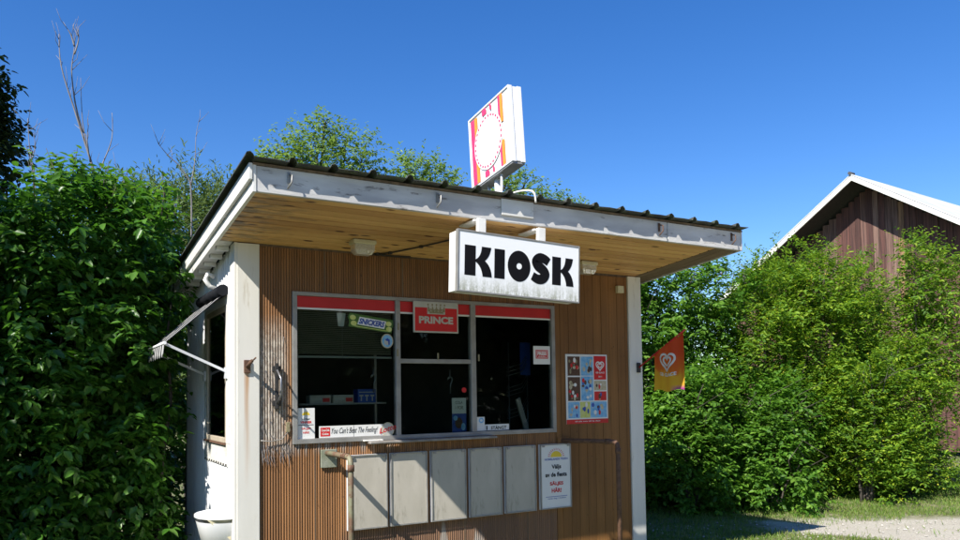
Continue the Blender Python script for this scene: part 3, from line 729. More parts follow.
GY = -.001   # face of the panes
def sticker(name, label, cat, x, z, w_, h_, th=.0015, base='print_white', rot=0, y=GY, group=None):
    t_ = thing(name, label, cat, (x, y, z), group, rot=(0, rot, 0) if rot else None)
    MB().box(0, w_, -th, 0, 0, h_).build('sheet', base, t_); return t_, wallframe(0, -th-.0002, 0)
t_ = thing('chocolate_sticker', 'green peanut chocolate bar sticker lettered SNICKERS on the left pane', 'sticker', (.80, GY, 2.048), rot=(0, R(6.8), 0))
b = MB(); fr = wallframe(0, 0, 0); b.prism([fr(u, v) for u, v in [(.0, .0), (.35, .0), (.345, .030), (.36, .055), (.35, .100), (.0, .103), (-.012, .07), (.004, .04)]], (0, -.0015, 0), 'print_green'); b.build('sheet', None, t_)
b = MB(); b.flat([(.068, .026), (.286, .022), (.296, .082), (.080, .085)], fr, .002, 'print_white')
b.text('SNICKERS', .078, .286, .032, .076, fr, .0028, 'print_blue', .05, .25)
for cx, cy in ((.028, .072), (.040, .030), (.318, .066), (.325, .026)): b.disc(cx, cy, .024, .019, fr, .002, 'print_lime', 14)
b.rect(.05, .31, .008, .013, fr, .002, 'print_lime')
b.build('sticker_print', None, t_)
t_ = thing('round_sticker', 'round white sticker with a dark blue bird below the SNICKERS sticker', 'sticker', (1.110, GY, 1.946))
b = MB(); b.disc(0, 0, .050, .055, wallframe(0, 0, 0), .001, 'print_cream', 32); b.disc(0, 0, .041, .046, wallframe(0, 0, 0), .002, 'print_lightblue', 30); b.disc(.0, -.006, .026, .026, wallframe(0, 0, 0), .0026, 'print_dimwhite', 20)
b.flat([(-.018, .012), (.004, .022), (.022, .008), (.020, -.028), (.010, -.030), (.006, -.002), (-.010, .002)], wallframe(0, 0, 0), .0032, 'print_blue'); b.build('sheet', None, t_)
t_, fr = sticker('newspaper_sticker', 'small white sun poster in the bottom left corner of the window', 'poster', .414, 1.233, .128, .218, group='newspaper adverts with a sun'); b = MB()
b.disc(.064, .168, .028, .024, fr, .0006, 'print_yellow', 16, 0, math.pi); b.text('Lördagar', .035, .095, .133, .146, fr, .0006, 'print_black', .03)
b.text('VINNER', .022, .106, .108, .126, fr, .0006, 'print_red', .04); b.rect(.008, .120, .096, .100, fr, .0006, 'print_black'); b.text('SÄLJES', .03, .1, .062, .082, fr, .0006, 'print_red', .03); b.text('HÄR!', .042, .088, .036, .055, fr, .0006, 'print_red', .03)
b.build('poster_print', None, t_)
t_, fr = sticker('drink_banner', 'long white banner with You Can\'t Beat The Feeling along the window foot', 'sticker', .574, 1.234, .572, .084); b = MB()
b.rect(.010, .082, .010, .074, fr, .0006, 'print_red'); b.text('Coca-Cola', .016, .076, .046, .064, fr, .0012, 'print_white', .03); b.text('Coke', .022, .070, .020, .036, fr, .0012, 'print_white', .03)
b.text("You Can't Beat The Feeling!", .092, .455, .014, .070, fr, .0006, 'print_black', .004, .45); b.rect(.262, .264, 0, .084, fr, .0008, 'print_black'); b.build('sticker_print', None, t_)
t_ = thing('disc_sticker', 'round grey sticker with red script at the right end of the white banner', 'sticker', (1.108, -.0045, 1.276))
b = MB(); f0 = wallframe(0, 0, 0); b.disc(0, 0, .052, .055, f0, .0006, 'print_cream', 32); b.disc(0, 0, .044, .047, f0, .0012, 'print_dimwhite', 30)
b.text('Lotto', -.075, .070, -.014, .026, f0, .0018, 'print_red', .02, .4, R(14)); b.build('sheet', None, t_)
t_, fr = sticker('press_sign', 'small white square sign lettered PRESS at the right of the window', 'sign', 2.450, 1.780, .172, .155, .004); b = MB()
b.rect(.022, .150, .048, .122, fr, .0006, 'print_red'); b.rect(.030, .142, .056, .114, fr, .0010, 'print_white'); b.rect(.033, .139, .059, .111, fr, .0014, 'print_red')
b.text('PRESS', .040, .132, .076, .106, fr, .0020, 'print_white', .05); b.text('BYRÅN', .050, .122, .062, .072, fr, .0020, 'print_white', .03); b.build('sign_print', None, t_)
t_, fr = sticker('cola_note', 'white handwritten note above a blue picture inside the hatch pane', 'note', 1.670, 1.235, .128, .270, y=.016); b = MB()
b.rect(0, .128, 0, .145, fr, .0004, 'print_blue'); b.disc(.06, .07, .035, .045, fr, .0008, 'print_brown', 14); b.disc(.03, .11, .02, .02, fr, .0010, 'print_lightblue', 12); b.disc(.10, .04, .02, .03, fr, .0010, 'print_lightblue', 12)
b.text('COLA', .03, .095, .222, .245, fr, .0006, 'print_black', 0, .1); b.text('1 POR.', .03, .105, .180, .205, fr, .0006, 'print_black', 0, .1); b.build('note_print', None, t_)
t_, fr = sticker('bank_card_sticker', 'small white sticker with round blue emblem beside the middle mullion', 'sticker', 1.882, 1.236, .078, .112); b = MB()
b.disc(.046, .084, .024, .022, fr, .0006, 'print_lightblue', 20); b.disc(.046, .084, .012, .010, fr, .0010, 'print_white', 14); b.build('sticker_print', None, t_)
t_, fr = sticker('closed_sign', 'low white sign lettered STÄNGT standing at the foot of the right pane', 'sign', 1.962, 1.233, .230, .052, .004); b = MB()
b.rect(0, .230, 0, .004, fr, .0005, 'print_black'); b.text('STÄNGT', .055, .205, .010, .043, fr, .0006, 'print_black', .03); b.rect(.01, .022, .008, .042, fr, .0006, 'print_black'); b.build('sign_print', None, t_)
t_ = thing('red_badge', 'small red round sticker above the handwritten note', 'sticker', (1.773, GY, 1.568)); b = MB(); b.disc(0, 0, .021, .021, f0, .001, 'print_red', 18); b.build('sheet', None, t_)

# ---------------------------------------------------------------- inside the kiosk
t_ = thing('window_blind', 'dark slatted blind drawn halfway down behind the left pane', 'blind', (.42, .05, 1.83))
for k in range(26):
    if k % 13 == 0: b = MB()
    z = .335-k*.0128; b.add([(0, .012, z), (.745, .012, z), (.745, 0, z+.0065), (0, 0, z+.0065)], [(0, 1, 2, 3)])
    if k == 12 or k == 25: b.build('slats', 'blind_slat', t_)
MB().box(0, .745, -.004, .02, -.015, .0).build('bottom_bar', 'blind_slat', t_); MB().tube([(.35, -.005, -.01), (.35, -.005, .34)], .002, 5).build('cord', 'wire', t_)
t_ = thing('paper_sheet', 'pale sheet of paper hanging behind the top of the left pane', 'paper', (.725, .035, 2.05)); MB().add and MB().prism([(0, 0, .10), (.07, 0, .10), (.055, 0, -.0), (.01, 0, .0)], (0, .002, 0)).build('sheet', 'print_white', t_)
t_ = thing('wall_shelf', 'narrow grey shelf on metal brackets inside behind the left pane', 'shelf', (.52, .28, 1.468)); MB().box(0, .70, 0, .20, 0, .012).build('shelf_board', 'room_shelf', t_)
b = MB(); b.box(.685, .705, .205, .225, -.28, .40); b.box(.03, .05, .205, .225, -.28, .40); b.build('upright', 'wire', t_)
for x, lab in ((.600, 'left of the two pale cartons on the shelf behind the left pane'), (.785, 'pale carton beside the blue box on the shelf behind the left pane')):
    t_ = thing('carton', lab, 'box', (x, .29, 1.4805), 'cartons on the inside shelf')
    MB().box(0, .165, 0, .10, 0, .062).build('carton_body', 'cardboard', t_, .002); b = MB(); b.rect(.10, .155, .010, .040, wallframe(0, -.0005, 0), .0005, 'print_red'); b.rect(.008, .090, .024, .042, wallframe(0, -.0005, 0), .0005, 'print_dimwhite'); b.build('carton_print', None, t_)
t_ = thing('blue_box', 'blue box with white letters at the right end of the inside shelf', 'box', (.985, .29, 1.4805)); MB().box(0, .15, 0, .10, 0, .105).build('box_body', 'print_blue', t_, .002)
b = MB()
for i in range(3): b.text('T', .012+i*.046, .044+i*.046, .012, .060, wallframe(0, -.0005, 0), .0005, 'print_dimwhite', .05)
b.rect(.01, .14, .078, .084, wallframe(0, -.0005, 0), .0005, 'print_dimwhite'); b.build('box_print', None, t_)
def hook(x, z, label):
    t_ = thing('hanging_hook', label, 'hook', (x, .25, z), 'wire hooks hanging inside')
    b = MB(); b.tube([(0, 0, .16), (0, 0, .10)]+[(.022*math.cos(a), 0, .078+.022*math.sin(a)) for a in [math.pi*(1.0-.2*i) for i in range(7)]]+[(.004, 0, .035), (0, 0, -.04)], .006, 6); b.build('hook_wire', 'wire', t_); return t_
hook(1.10, 1.60, 'pale curved hook hanging inside above the blue box'); hook(1.78, 1.58, 'pale curved hook hanging inside behind the lower hatch pane')
t_ = thing('magazine_rack', 'tall wire magazine rack standing inside behind the right pane', 'rack', (2.52, .5, .15)); b = MB()
for x in (0, .20): b.tube([(x, 0, 0), (x, 0, 1.85)], .006, 6)
b.build('upright', 'wire', t_); 
for z in (1.02, 1.22, 1.42, 1.60):
    b = MB()
    for dz in (0, .035, .07): b.tube([(0, -.01, z+dz-.0), (-.10, -.12, z+dz-.06), (.05, -.14, z+dz-.02), (.20, -.01, z+dz+.08)], .0035, 5)
    b.build('basket', 'wire', t_)
t_ = thing('blue_poster', 'faded blue poster hanging inside beside the magazine rack', 'poster', (2.62, .46, 1.70)); MB().box(0, .11, 0, .002, 0, .30).build('sheet', 'print_blue', t_)
t_ = thing('leaning_board', 'grey board leaning inside at the lower right of the right pane', 'board', (2.40, .20, 1.10)); b = MB(); b.prism([(0, 0, .38), (.04, 0, .40), (.17, 0, 0), (.12, 0, 0)], (0, .02, 0)); b.build('plank', 'room_shelf', t_)

# ---------------------------------------------------------------- flag
fl = thing('ice_cream_flag', 'orange and yellow ice cream flag with a white heart on a red stick', 'flag', (3.60, -.022, 1.755))
MB().box(-.018, .018, -.022, 0, -.045, .045).build('bracket', 'black_iron', fl, .003)
b = MB(); b.tube([(0, -.01, .0), (0, -.60, .305)], .008, 8); b.build('stick', 'print_red', fl)
FY0, FY1 = -.205, -.575
def flagpt(u, v, off=0.):      # u along, v 0 foot..1 top
    y = FY0+(FY1-FY0)*u; top = -.01+(-y)*.508+.005; bot = -.215+.012*math.sin(u*9)
    wv = .014*math.sin(u*7+v*2)+.006*math.sin(u*17)
    return (wv-off+.0, y+.02*(1-v)*math.sin(u*3), bot+(top-bot)*v)
b = MB(); nu, nv = 18, 16
for sgn in (0, 1):
    pass
vs = [flagpt(i/nu, j/nv) for i in range(nu+1) for j in range(nv+1)]; b.add(vs, [(i*(nv+1)+j, (i+1)*(nv+1)+j, (i+1)*(nv+1)+j+1, i*(nv+1)+j+1) for i in range(nu) for j in range(nv)], smooth=True)
flo = b.build('flag_cloth', 'flag_cloth', fl)
b = MB()
def ff(a, c, off=0.):          # a: metres along cloth, c: height local
    u = a/.37; y = FY0+(FY1-FY0)*u; top = -.005+(-y)*.508; bot = -.215; v = (c-bot)/(top-bot); q = flagpt(u, v, 0); return (q[0]-.003-off, q[1], q[2])
heart(b, .19, .045, .088, ff, .0, 'print_white', .019); b.text('GB GLACE', .085, .29, -.085, -.055, ff, .0, 'print_white', .03)
b.build('flag_print', None, fl)

# ---------------------------------------------------------------- brackets at the left corner
t_ = thing('flag_holder', 'rusty holder with a short bare rod on the white corner board', 'bracket', (.060, -.023, 1.745))
MB().box(-.022, .022, -.012, 0, -.045, .045).build('plate', 'rusty_iron', t_, .003); b = MB(); b.tube([(0, -.01, 0), (.01, -.10, .035)], .012, 8); b.tube([(.01, -.09, .03), (.01, -.20, .05)], .006, 6); b.build('rod', 'rusty_iron', t_)
t_ = thing('door_latch', 'black iron latch with a long bar on the weathered boards', 'latch', (.262, -.012, 1.60))
b = MB(); b.box(-.012, .012, -.030, -.012, -.15, .17); b.box(-.03, .03, -.018, -.001, .11, .15); b.box(-.03, .03, -.018, -.001, -.13, -.09); b.build('plate', 'black_iron', t_, .003)
b = MB(); b.tube([(.0, -.032, .12), (.012, -.085, .06), (.012, -.085, -.05), (0, -.032, -.11)], .007, 8); b.build('handle', 'wire', t_)

# ---------------------------------------------------------------- half round shelf on the side wall
t_ = thing('wall_table', 'white half round shelf on a yellowed bracket at the side wall', 'shelf', (-.025, .27, .705))
t_.scale = (.68, .66, .8)
b = MB(); n = 24; pts = [(-.30*math.sin(a), .36*math.cos(a), .0) for a in [math.pi*i/n for i in range(n+1)]]
b.prism(pts, (0, 0, .022)); b.build('table_top', 'white_metal', t_, .004)
b = MB(); b.prism([(-.26, .0, -.002), (-.005, .0, -.002), (-.005, .0, -.22)], (0, .02, 0)); b.prism([(-.22, -.26, -.002), (-.005, -.30, -.002), (-.005, -.30, -.18)], (0, .02, 0)); build_each(b, 'bracket', 'cream_plastic', t_)
b = MB(); n = 16; pts = [(-.285*math.sin(a), .34*math.cos(a)) for a in [math.pi*i/n for i in range(n+1)]]
vs = [(x, y, -.03) for x, y in pts]+[(x*.75, y*.75, -.28) for x, y in pts]; b.add(vs, [(i, i+1, n+2+i, n+1+i) for i in range(n)]+[tuple(range(n+1, 2*n+2))], smooth=True); b.build('basin', 'white_metal', t_)

# ================================================================ BARN
bn = thing('barn', 'large weathered red brown barn with white verge boards on its gable', 'barn', (15.5, 5.55, 0), rot=(0, 0, R(5)))
BX, RY, RZ, TN = 0, 0, 6.62, .66; OV = .72; HW = 4.3
b = MB(); y = RY-HW+.5
while y < RY+HW-.5:
    wd = random.uniform(.12, .19); c = y+wd/2; top = RZ-.18-abs(c-RY)*TN
    j = random.uniform(-.012, .012)
    b.box(BX+OV+j, BX+OV+.03+j, y+.004, y+wd-.004, .15+random.uniform(-.05, .05), top-.02); y += wd
b.build('gable_wall', 'barn_wood', bn)
b = MB(); b.box(BX+OV+.04, BX+OV+12, RY-HW+.5, RY-HW+.54, .1, RZ-(HW-.5)*TN-.2); b.box(BX+OV+.04, BX+OV+12, RY+HW-.54, RY+HW-.5, .1, RZ-(HW-.5)*TN-.2)
b.prism([(BX+OV+.05, RY-HW+.5, .1), (BX+OV+.05, RY+HW-.5, .1), (BX+OV+.05, RY+HW-.5, RZ-.3-(HW-.5)*TN), (BX+OV+.05, RY, RZ-.3), (BX+OV+.05, RY-HW+.5, RZ-.3-(HW-.5)*TN)], (.04, 0, 0))
b.build('side_walls', 'barn_wood', bn)
b = MB()
for s_ in (-1, 1):
    e_ = RY+s_*HW; ez = RZ-HW*TN
    b.prism([(BX+.03, RY, RZ), (BX+.03, e_, ez), (BX+.03, e_, ez-.12), (BX+.03, RY, RZ-.12)], (12.8, 0, 0), 'black_iron')
    b.prism([(BX-.02, RY, RZ+.03), (BX-.02, e_, ez+.03), (BX-.02, e_, ez+.004), (BX-.02, RY, RZ+.004)], (12.9, 0, 0), 'barn_roof')
b.build('roof', None, bn)
for s_ in (-1, 1):
    e_ = RY+s_*HW; ez = RZ-HW*TN; b = MB()
    b.prism([(BX-.01, RY+s_*.002, RZ-.002), (BX-.01, e_, ez-.002), (BX-.01, e_, ez-.13), (BX-.01, RY+s_*.002, RZ-.13)], (.035, 0, 0)); b.build('verge_board', 'white_paint', bn, .004)
b = MB(); b.tube([(BX-.05, RY+.02, RZ+.045), (BX+.15, RY+.02, RZ+.045)], .04, 8); b.build('ridge_cap', 'roof_tar', bn)

# red shed behind the kiosk
rf = thing('red_shed', 'small red painted board shed hidden behind the kiosk corner and shrubs', 'shed', (5.0, 2.9, 0))
b = MB(); x = -.6
while x < 1.5: b.box(x+.003, x+.117, 0, .025, .10, 1.35); x += .12
b.build('wall', 'red_wood', rf); MB().box(-.6, 1.5, .03, 1.4, .05, 1.33).build('body', 'red_wood', rf)
b = MB(); b.prism([(-.7, -.12, 1.36), (1.6, -.12, 1.36), (1.6, 1.5, 1.62), (-.7, 1.5, 1.62)], (0, 0, .05)); b.build('roof', 'roof_tar', rf); MB().box(-.7, 1.6, -.15, -.125, 1.33, 1.43).build('fascia', 'red_wood', rf)

# ================================================================ FOLIAGE
def leaves_mesh(name, P, D, Nn, L, Wd, mat, parent, fold=.18):
    """P base points, D leaf directions, Nn normals, arrays; L,Wd lengths/widths"""
    n = len(P); D = D/np.linalg.norm(D, axis=1, keepdims=True)
    Sd = np.cross(D, Nn); Sd /= np.linalg.norm(Sd, axis=1, keepdims=True)+1e-9; Nn = np.cross(Sd, D)
    L = L[:, None]; Wd = Wd[:, None]
    l1 = P+D*L*.35-Sd*Wd*.5+Nn*Wd*fold; r1 = P+D*L*.35+Sd*Wd*.5+Nn*Wd*fold
    l2 = P+D*L*.72-Sd*Wd*.34+Nn*(Wd*fold*.7-L*.05); r2 = P+D*L*.72+Sd*Wd*.34+Nn*(Wd*fold*.7-L*.05)
    tip = P+D*L-Nn*L*.12
    V = np.stack([P, r1, r2, tip, l2, l1], 1).reshape(-1, 3)
    me = bpy.data.meshes.new(name); me.vertices.add(6*n); me.vertices.foreach_set('co', V.astype(np.float32).ravel())
    base = (np.arange(n)*6)[:, None]
    F = np.concatenate([base+np.array([[0, 1, 2, 3]]), base+np.array([[0, 3, 4, 5]])], 1).reshape(-1)
    me.loops.add(8*n); me.loops.foreach_set('vertex_index', F.astype(np.int32))
    me.polygons.add(2*n); me.polygons.foreach_set('loop_start', np.arange(0, 8*n, 4, dtype=np.int32)); 
    me.materials.append(M[mat]); me.update(calc_edges=True); me.validate()
    o = bpy.data.objects.new(name, me); COL.objects.link(o)
    if parent: o.parent = parent
    return o
def unit(a): return a/(np.linalg.norm(a, axis=1, keepdims=True)+1e-9)
def twigs(C0, Dir, per, ln, leafL, leafW, droop=.5, spread=.9, jitter=.3):
    """C0 twig starts, Dir twig directions -> leaves arranged alternately along the twigs"""
    n = len(C0); t = np.tile(np.linspace(.1, 1, per), n)[:, None]
    P0 = np.repeat(C0, per, 0); D0 = np.repeat(unit(Dir), per, 0)
    LN = np.repeat(ln*RNG.uniform(.6, 1.25, n), per)[:, None]
    P = P0+D0*t*LN+np.array([0, 0, -1.])*(t*t*LN*droop*.25)
    side = unit(np.cross(D0, np.array([0, 0, 1.]))+RNG.normal(0, .15, (n*per, 3)))
    sg = np.tile(np.where(np.arange(per) % 2, 1., -1.), n)[:, None]
    d = D0*.55+side*sg*spread+RNG.normal(0, jitter, (n*per, 3))+np.array([0, 0, -droop])
    Nn = np.array([0, 0, 1.])+D0*.35+RNG.normal(0, .35, (n*per, 3))
    k = RNG.uniform(.5, 1.25, n*per)
    return P, d, Nn, leafL*k, leafW*k
def blob_points(blobs, n, inner=.62, bump_=.18, seed=0, zmin=.03):
    """points near the surface of a union of ellipsoids with a lumpy radius"""
    rg = np.random.default_rng(seed); vol = np.array([(b_[3]*b_[4]*b_[5])**.75 for b_ in blobs]); cnt = rg.multinomial(n, vol/vol.sum())
    P = []; Dn = []
    for (cx, cy, cz, rx, ry, rz), k in zip(blobs, cnt):
        d = unit(rg.normal(0, 1, (k, 3)))
        ph = rg.uniform(0, 6.28, 6)
        lump = 1+bump_*(np.sin(d[:, 0]*5+ph[0])*np.sin(d[:, 1]*6+ph[1])+.6*np.sin(d[:, 2]*9+ph[2])*np.sin(d[:, 0]*11+ph[3]))
        rad = (inner+(1-inner)*rg.random(k)**.7)*lump
        P.append(np.array([cx, cy, cz])+d*rad[:, None]*np.array([rx, ry, rz])); Dn.append(unit(d/np.array([rx, ry, rz])))
    P = np.concatenate(P); Dn = np.concatenate(Dn)
    keep = P[:, 2] > zmin
    for (cx, cy, cz, rx, ry, rz) in blobs:
        q = (((P-np.array([cx, cy, cz]))/np.array([rx, ry, rz]))**2).sum(1); keep &= q > (inner*.85)**2
    return P[keep], Dn[keep]
def branch(mb, p, d, L, r, depth, tips, seg=6, up=.25, spread=.6, nchild=3, rg=random):
    pts = [Vector(p)]; dd = Vector(d).normalized(); k = 4; rads = [r]
    for i in range(k):
        dd = (dd+Vector((rg.gauss(0, .13), rg.gauss(0, .13), rg.gauss(0, .08)+up*.15))).normalized(); pts.append(pts[-1]+dd*L/k); rads.append(r*(1-.55*(i+1)/k))
    mb.tube(pts, rads, seg)
    if depth == 0: tips.append((pts[-1], dd)); return
    for c in range(nchild):
        q = pts[rg.choice([2, 3, 4, 4])]; nd = (dd+Vector((rg.gauss(0, spread), rg.gauss(0, spread), rg.gauss(0, spread*.6)+up))).normalized()
        branch(mb, q, nd, L*rg.uniform(.55, .8), r*.5, depth-1, tips, max(4, seg-1), up, spread, nchild, rg)

# ---- big-leaved hedge at the left of the kiosk
hg = thing('hedge', 'tall dense dark green large leaved hedge at the left of the kiosk', 'hedge', (0, 0, 0))
blobs = []
rg = random.Random(5)
tops = {-3.3: 3.3, -2.7: 3.1, -2.1: 3.1, -1.6: 2.95, -1.25: 3.0, -1.0: 3.18, -.75: 3.2, -.52: 3.15}
for x, top in tops.items():
    z = .3
    while z < top-.35:
        blobs.append((x+rg.uniform(-.12, .12), 1.42+rg.uniform(-.08, .10)+(.12 if x > -.8 else 0), z, .40 if x < -.6 else .27, .62, .48)); z += .42
    blobs.append((x, 1.45, top-.33, .36 if x < -.6 else .24, .55, .36))
for z in (2.7, 3.05): blobs.append((-.30, 2.05, z, .26, .35, .3))
for z in (.5, 1.1, 1.7, 2.2): blobs.append((-.40, 2.5, z, .30, .55, .45)); blobs.append((-1.2, 2.5, z, .6, .5, .5)); blobs.append((-.1, 3.1, z, .5, .5, .5)); blobs.append((-.7, 3.2, z, .5, .5, .5))
for x in (-3.1, -2.5, -1.9, -1.4, -1.0, -.62):
    for z in (.4, 1.0, 1.6, 2.2, 2.7): blobs.append((x, 2.1, z, .42 if x < -.7 else .34, .5, .42))
P, Dn = blob_points(blobs, 20000, .60, .16, 11)
P2, D2 = blob_points(blobs, 2600, .95, .30, 12)
P = np.concatenate([P, P2]); Dn = np.concatenate([Dn, D2])
k = ~((P[:, 0] > -.16) & (P[:, 1] < 2.25)); P, Dn = P[k], Dn[k]
a = twigs(P, Dn+np.array([0, 0, .25])+RNG.normal(0, .45, P.shape), 7, .17, .084, .047, droop=.55)
leaves_mesh('foliage', *a, 'hedge_leaf', hg)
# upright shoots on top with small brown tips
sp = []; sd = []
st_ = MB()
for i in range(60):
    x = rg.uniform(-1.6, -.15); y = rg.uniform(1.1, 2.0); z0_ = 2.75 if x < -1.25 else 3.0; h = rg.uniform(.15, .48)
    lean = Vector((rg.gauss(0, .10), rg.gauss(0, .1), 1)); q = Vector((x, y, z0_)); pts = [q, q+lean*h*.5, q+lean*h+Vector((rg.gauss(0, .03), 0, 0))]
    st_.tube(pts, [.006, .004, .002], 5)
    for j in range(int(h/.045)): f_ = j*.045/h; pp_ = q+lean*h*f_; sp.append(pp_); sd.append(Vector((rg.gauss(0, 1), rg.gauss(0, 1), .6)))
sp = np.array([tuple(q) for q in sp]); sd = np.array([tuple(q) for q in sd])
a = twigs(sp, sd, 4, .10, .066, .036, droop=.2); leaves_mesh('shoot_leaves', *a, 'shrub_leaf', hg)
k = sp[:, 2] > 3.35; a = twigs(sp[k], sd[k]*.4+np.array([0, 0, 1.]), 4, .05, .03, .012, droop=0); leaves_mesh('flower_spikes', *a, 'brown_tip', hg)
for i in range(16):
    x = -3.2+i*.185; pts = [Vector((x+rg.uniform(-.05, .05), 1.45+rg.uniform(-.2, .2), -.02))]
    for j in range(5): pts.append(pts[-1]+Vector((rg.gauss(0, .06), rg.gauss(0, .06), .52)))
    st_.tube(pts, [.028, .024, .02, .015, .01, .006], 6)
st_.build('stems', 'bark', hg)
# unseen hedge added on the left, outside the frame, to shade the near leaves
shade_hedge = thing('hedge', 'taller leafy hedge running forward beside the gravel, left of the camera', 'hedge', (0, 0, 0)); bl2 = []
for y in np.arange(-3.0, 1.2, .55):
    top = 5.3 if y > -.6 else 3.0
    for z in np.arange(.4, top, .6): bl2.append((-3.95+rg.uniform(-.1, .1), y, z, .55, .55, .55))
P, Dn = blob_points(bl2, 4200, .55, .15, 13); a = twigs(P, Dn+RNG.normal(0, .5, P.shape), 6, .22, .12, .07, droop=.5); leaves_mesh('foliage', *a, 'hedge_leaf', shade_hedge)
b = MB()
for y in np.arange(-3.0, 1.2, .5): b.tube([(-3.95, y, -.02), (-3.9, y+.1, 1.4), (-3.95, y, 3.0)], [.05, .04, .02], 7)
b.build('stems', 'bark', shade_hedge)

# ---- bare saplings
def bare(label, paths, r0, group='bare dead saplings above the hedge'):
    t_ = thing('bare_sapling', label, 'tree', tuple(paths[0][0]), group); b = MB(); o_ = Vector(paths[0][0])
    for i, pth in enumerate(paths):
        q = [Vector(c_)-o_ for c_ in crom(pth, 4)]; n = len(q); ra = r0 if i == 0 else r0*.55; b.tube(q, [ra*(1-.8*j/(n-1)) for j in range(n)], 6)
        for _ in range(7 if i == 0 else 4):
            k = random.randrange(n//2 if i == 0 else 1, n); e = q[k]; d = Vector((random.gauss(0, .7), random.gauss(0, .5), 1.1)).normalized(); L_ = random.uniform(.07, .22)
            if i == 0 and e.z < 2.8: continue
            b.tube([e, e+d*L_*.5+Vector((random.gauss(0, .01), 0, 0)), e+d*L_+Vector((random.gauss(0, .02), 0, .02))], [.0035, .0025, .0012], 4)
    b.build('trunk', 'bare_twig', t_)
bare('tall bare grey sapling forking above the left hedge', [
    [(-.60, 2.0, 0), (-.70, 2.0, 1.6), (-.69, 2.0, 2.9), (-.76, 2.0, 3.45), (-.84, 2.0, 3.75), (-.93, 2.0, 4.05), (-1.03, 2.0, 4.40), (-1.05, 2.05, 4.70)],
    [(-.86, 2.0, 3.85), (-.92, 2.02, 4.10), (-.95, 2.05, 4.40), (-.93, 2.05, 4.62), (-.94, 2.05, 4.82)],
    [(-.76, 2.0, 3.45), (-.70, 2.05, 3.62), (-.63, 2.05, 3.85), (-.63, 2.05, 4.08)],
    [(-.80, 2.0, 3.60), (-.83, 1.95, 3.75), (-.82, 1.95, 3.92)], [(-.74, 2.0, 3.35), (-.80, 2.0, 3.60), (-.86, 2.05, 3.95), (-.88, 2.05, 4.35)],
    [(-.93, 2.05, 4.62), (-.96, 2.05, 4.72), (-1.0, 2.05, 4.78)], [(-.70, 2.0, 3.1), (-.62, 2.0, 3.35), (-.60, 2.0, 3.5)], [(-.93, 2.05, 4.55), (-.90, 2.05, 4.68), (-.905, 2.05, 4.78)]], .015)
bare('short bare forked sapling just left of the roof', [
    [(.05, 2.4, 0), (.08, 2.4, 2.2), (.10, 2.4, 3.45), (.04, 2.4, 3.72), (-.12, 2.4, 3.88), (-.20, 2.4, 3.97)],
    [(.09, 2.4, 3.6), (.13, 2.4, 3.85), (.14, 2.4, 4.10), (.17, 2.4, 4.28)]], .011)
bare('thin pale bare stem at the far left above the hedge', [
    [(-1.24, 2.6, 0), (-1.22, 2.6, 2.0), (-1.21, 2.6, 3.4), (-1.26, 2.6, 3.8), (-1.28, 2.6, 4.1)], [(-1.25, 2.6, 3.7), (-1.22, 2.6, 3.85), (-1.235, 2.6, 3.98)]], .010)

# ---- pale willow bushes behind the kiosk's left side
def bush(name, label, cat, blobs, n, per, ln, LL, LW, mat, seed, inner=.55, bmp=.2, droop=.4, group=None, stems=6, stemr=.02, spreadn=.5, up=.3, strays=.25, lump2=.35, clump=0, csz=.07):
    bx = np.mean([b_[0] for b_ in blobs]); by = np.mean([b_[1] for b_ in blobs])
    t_ = thing(name, label, cat, (bx, by, 0), group); loc = np.array([bx, by, 0])
    P, Dn = blob_points(blobs, n, inner, bmp, seed); P2, D2 = blob_points(blobs, int(n*strays), .95, lump2, seed+1)
    P = np.concatenate([P, P2]); Dn = np.concatenate([Dn, D2])
    if clump:
        cen = RNG.permutation(len(P))[:max(2, len(P)//clump)]; idx = cen[RNG.integers(0, len(cen), len(P))]; P = P[idx]+RNG.normal(0, csz, P.shape); Dn = Dn[idx]
    P = P[P[:, 2] > .03] if not clump else np.maximum(P, np.array([-99, -99, .04])); Dn = Dn[:len(P)]
    a = twigs(P-loc, Dn+np.array([0, 0, up])+RNG.normal(0, spreadn, P.shape), per, ln, LL, LW, droop=droop)
    leaves_mesh('foliage', *a, mat, t_)
    b = MB(); rg_ = random.Random(seed)
    for i in range(stems):
        bb = rg_.choice(blobs); tgt = Vector((bb[0]-bx+rg_.uniform(-.5, .5)*bb[3], bb[1]-by+rg_.uniform(-.7, .3)*bb[4], bb[2]+bb[5]*rg_.uniform(.3, .85)))
        s0 = Vector((tgt.x*.35+rg_.uniform(-.15, .15), tgt.y*.3, -.02)); mid_ = s0.lerp(tgt, .5)+Vector((rg_.gauss(0, .08), rg_.gauss(0, .08), .15))
        q = crom([tuple(s0), tuple(mid_), tuple(tgt)], 4); b.tube(q, [stemr*(1-.75*j/(len(q)-1)) for j in range(len(q))], 6)
        for _ in range(3):
            k = rg_.randrange(3, len(q)-1); e = Vector(q[k]); b.tube([e, e+Vector((rg_.gauss(0, .18), rg_.gauss(0, .18), .22)), e+Vector((rg_.gauss(0, .35), rg_.gauss(0, .35), .45))], [stemr*.4, stemr*.25, stemr*.1], 5)
    b.build('stems', 'bark', t_); return t_, P
bush('willow_bush', 'pale grey green willow bush behind the roof\'s left edge', 'bush', [(.45, 5.2, 3.45, .75, .6, .85), (1.2, 5.4, 3.45, .7, .6, .95), (-.2, 5.3, 3.3, .6, .6, .75), (.1, 5.2, 2.6, .8, .6, .8), (.7, 5.4, 2.0, 1.2, .7, .9), (1.6, 5.4, 2.8, .6, .5, .8)], 9000, 9, .30, .085, .019, 'willow_leaf', 21, droop=-.2, up=.9)

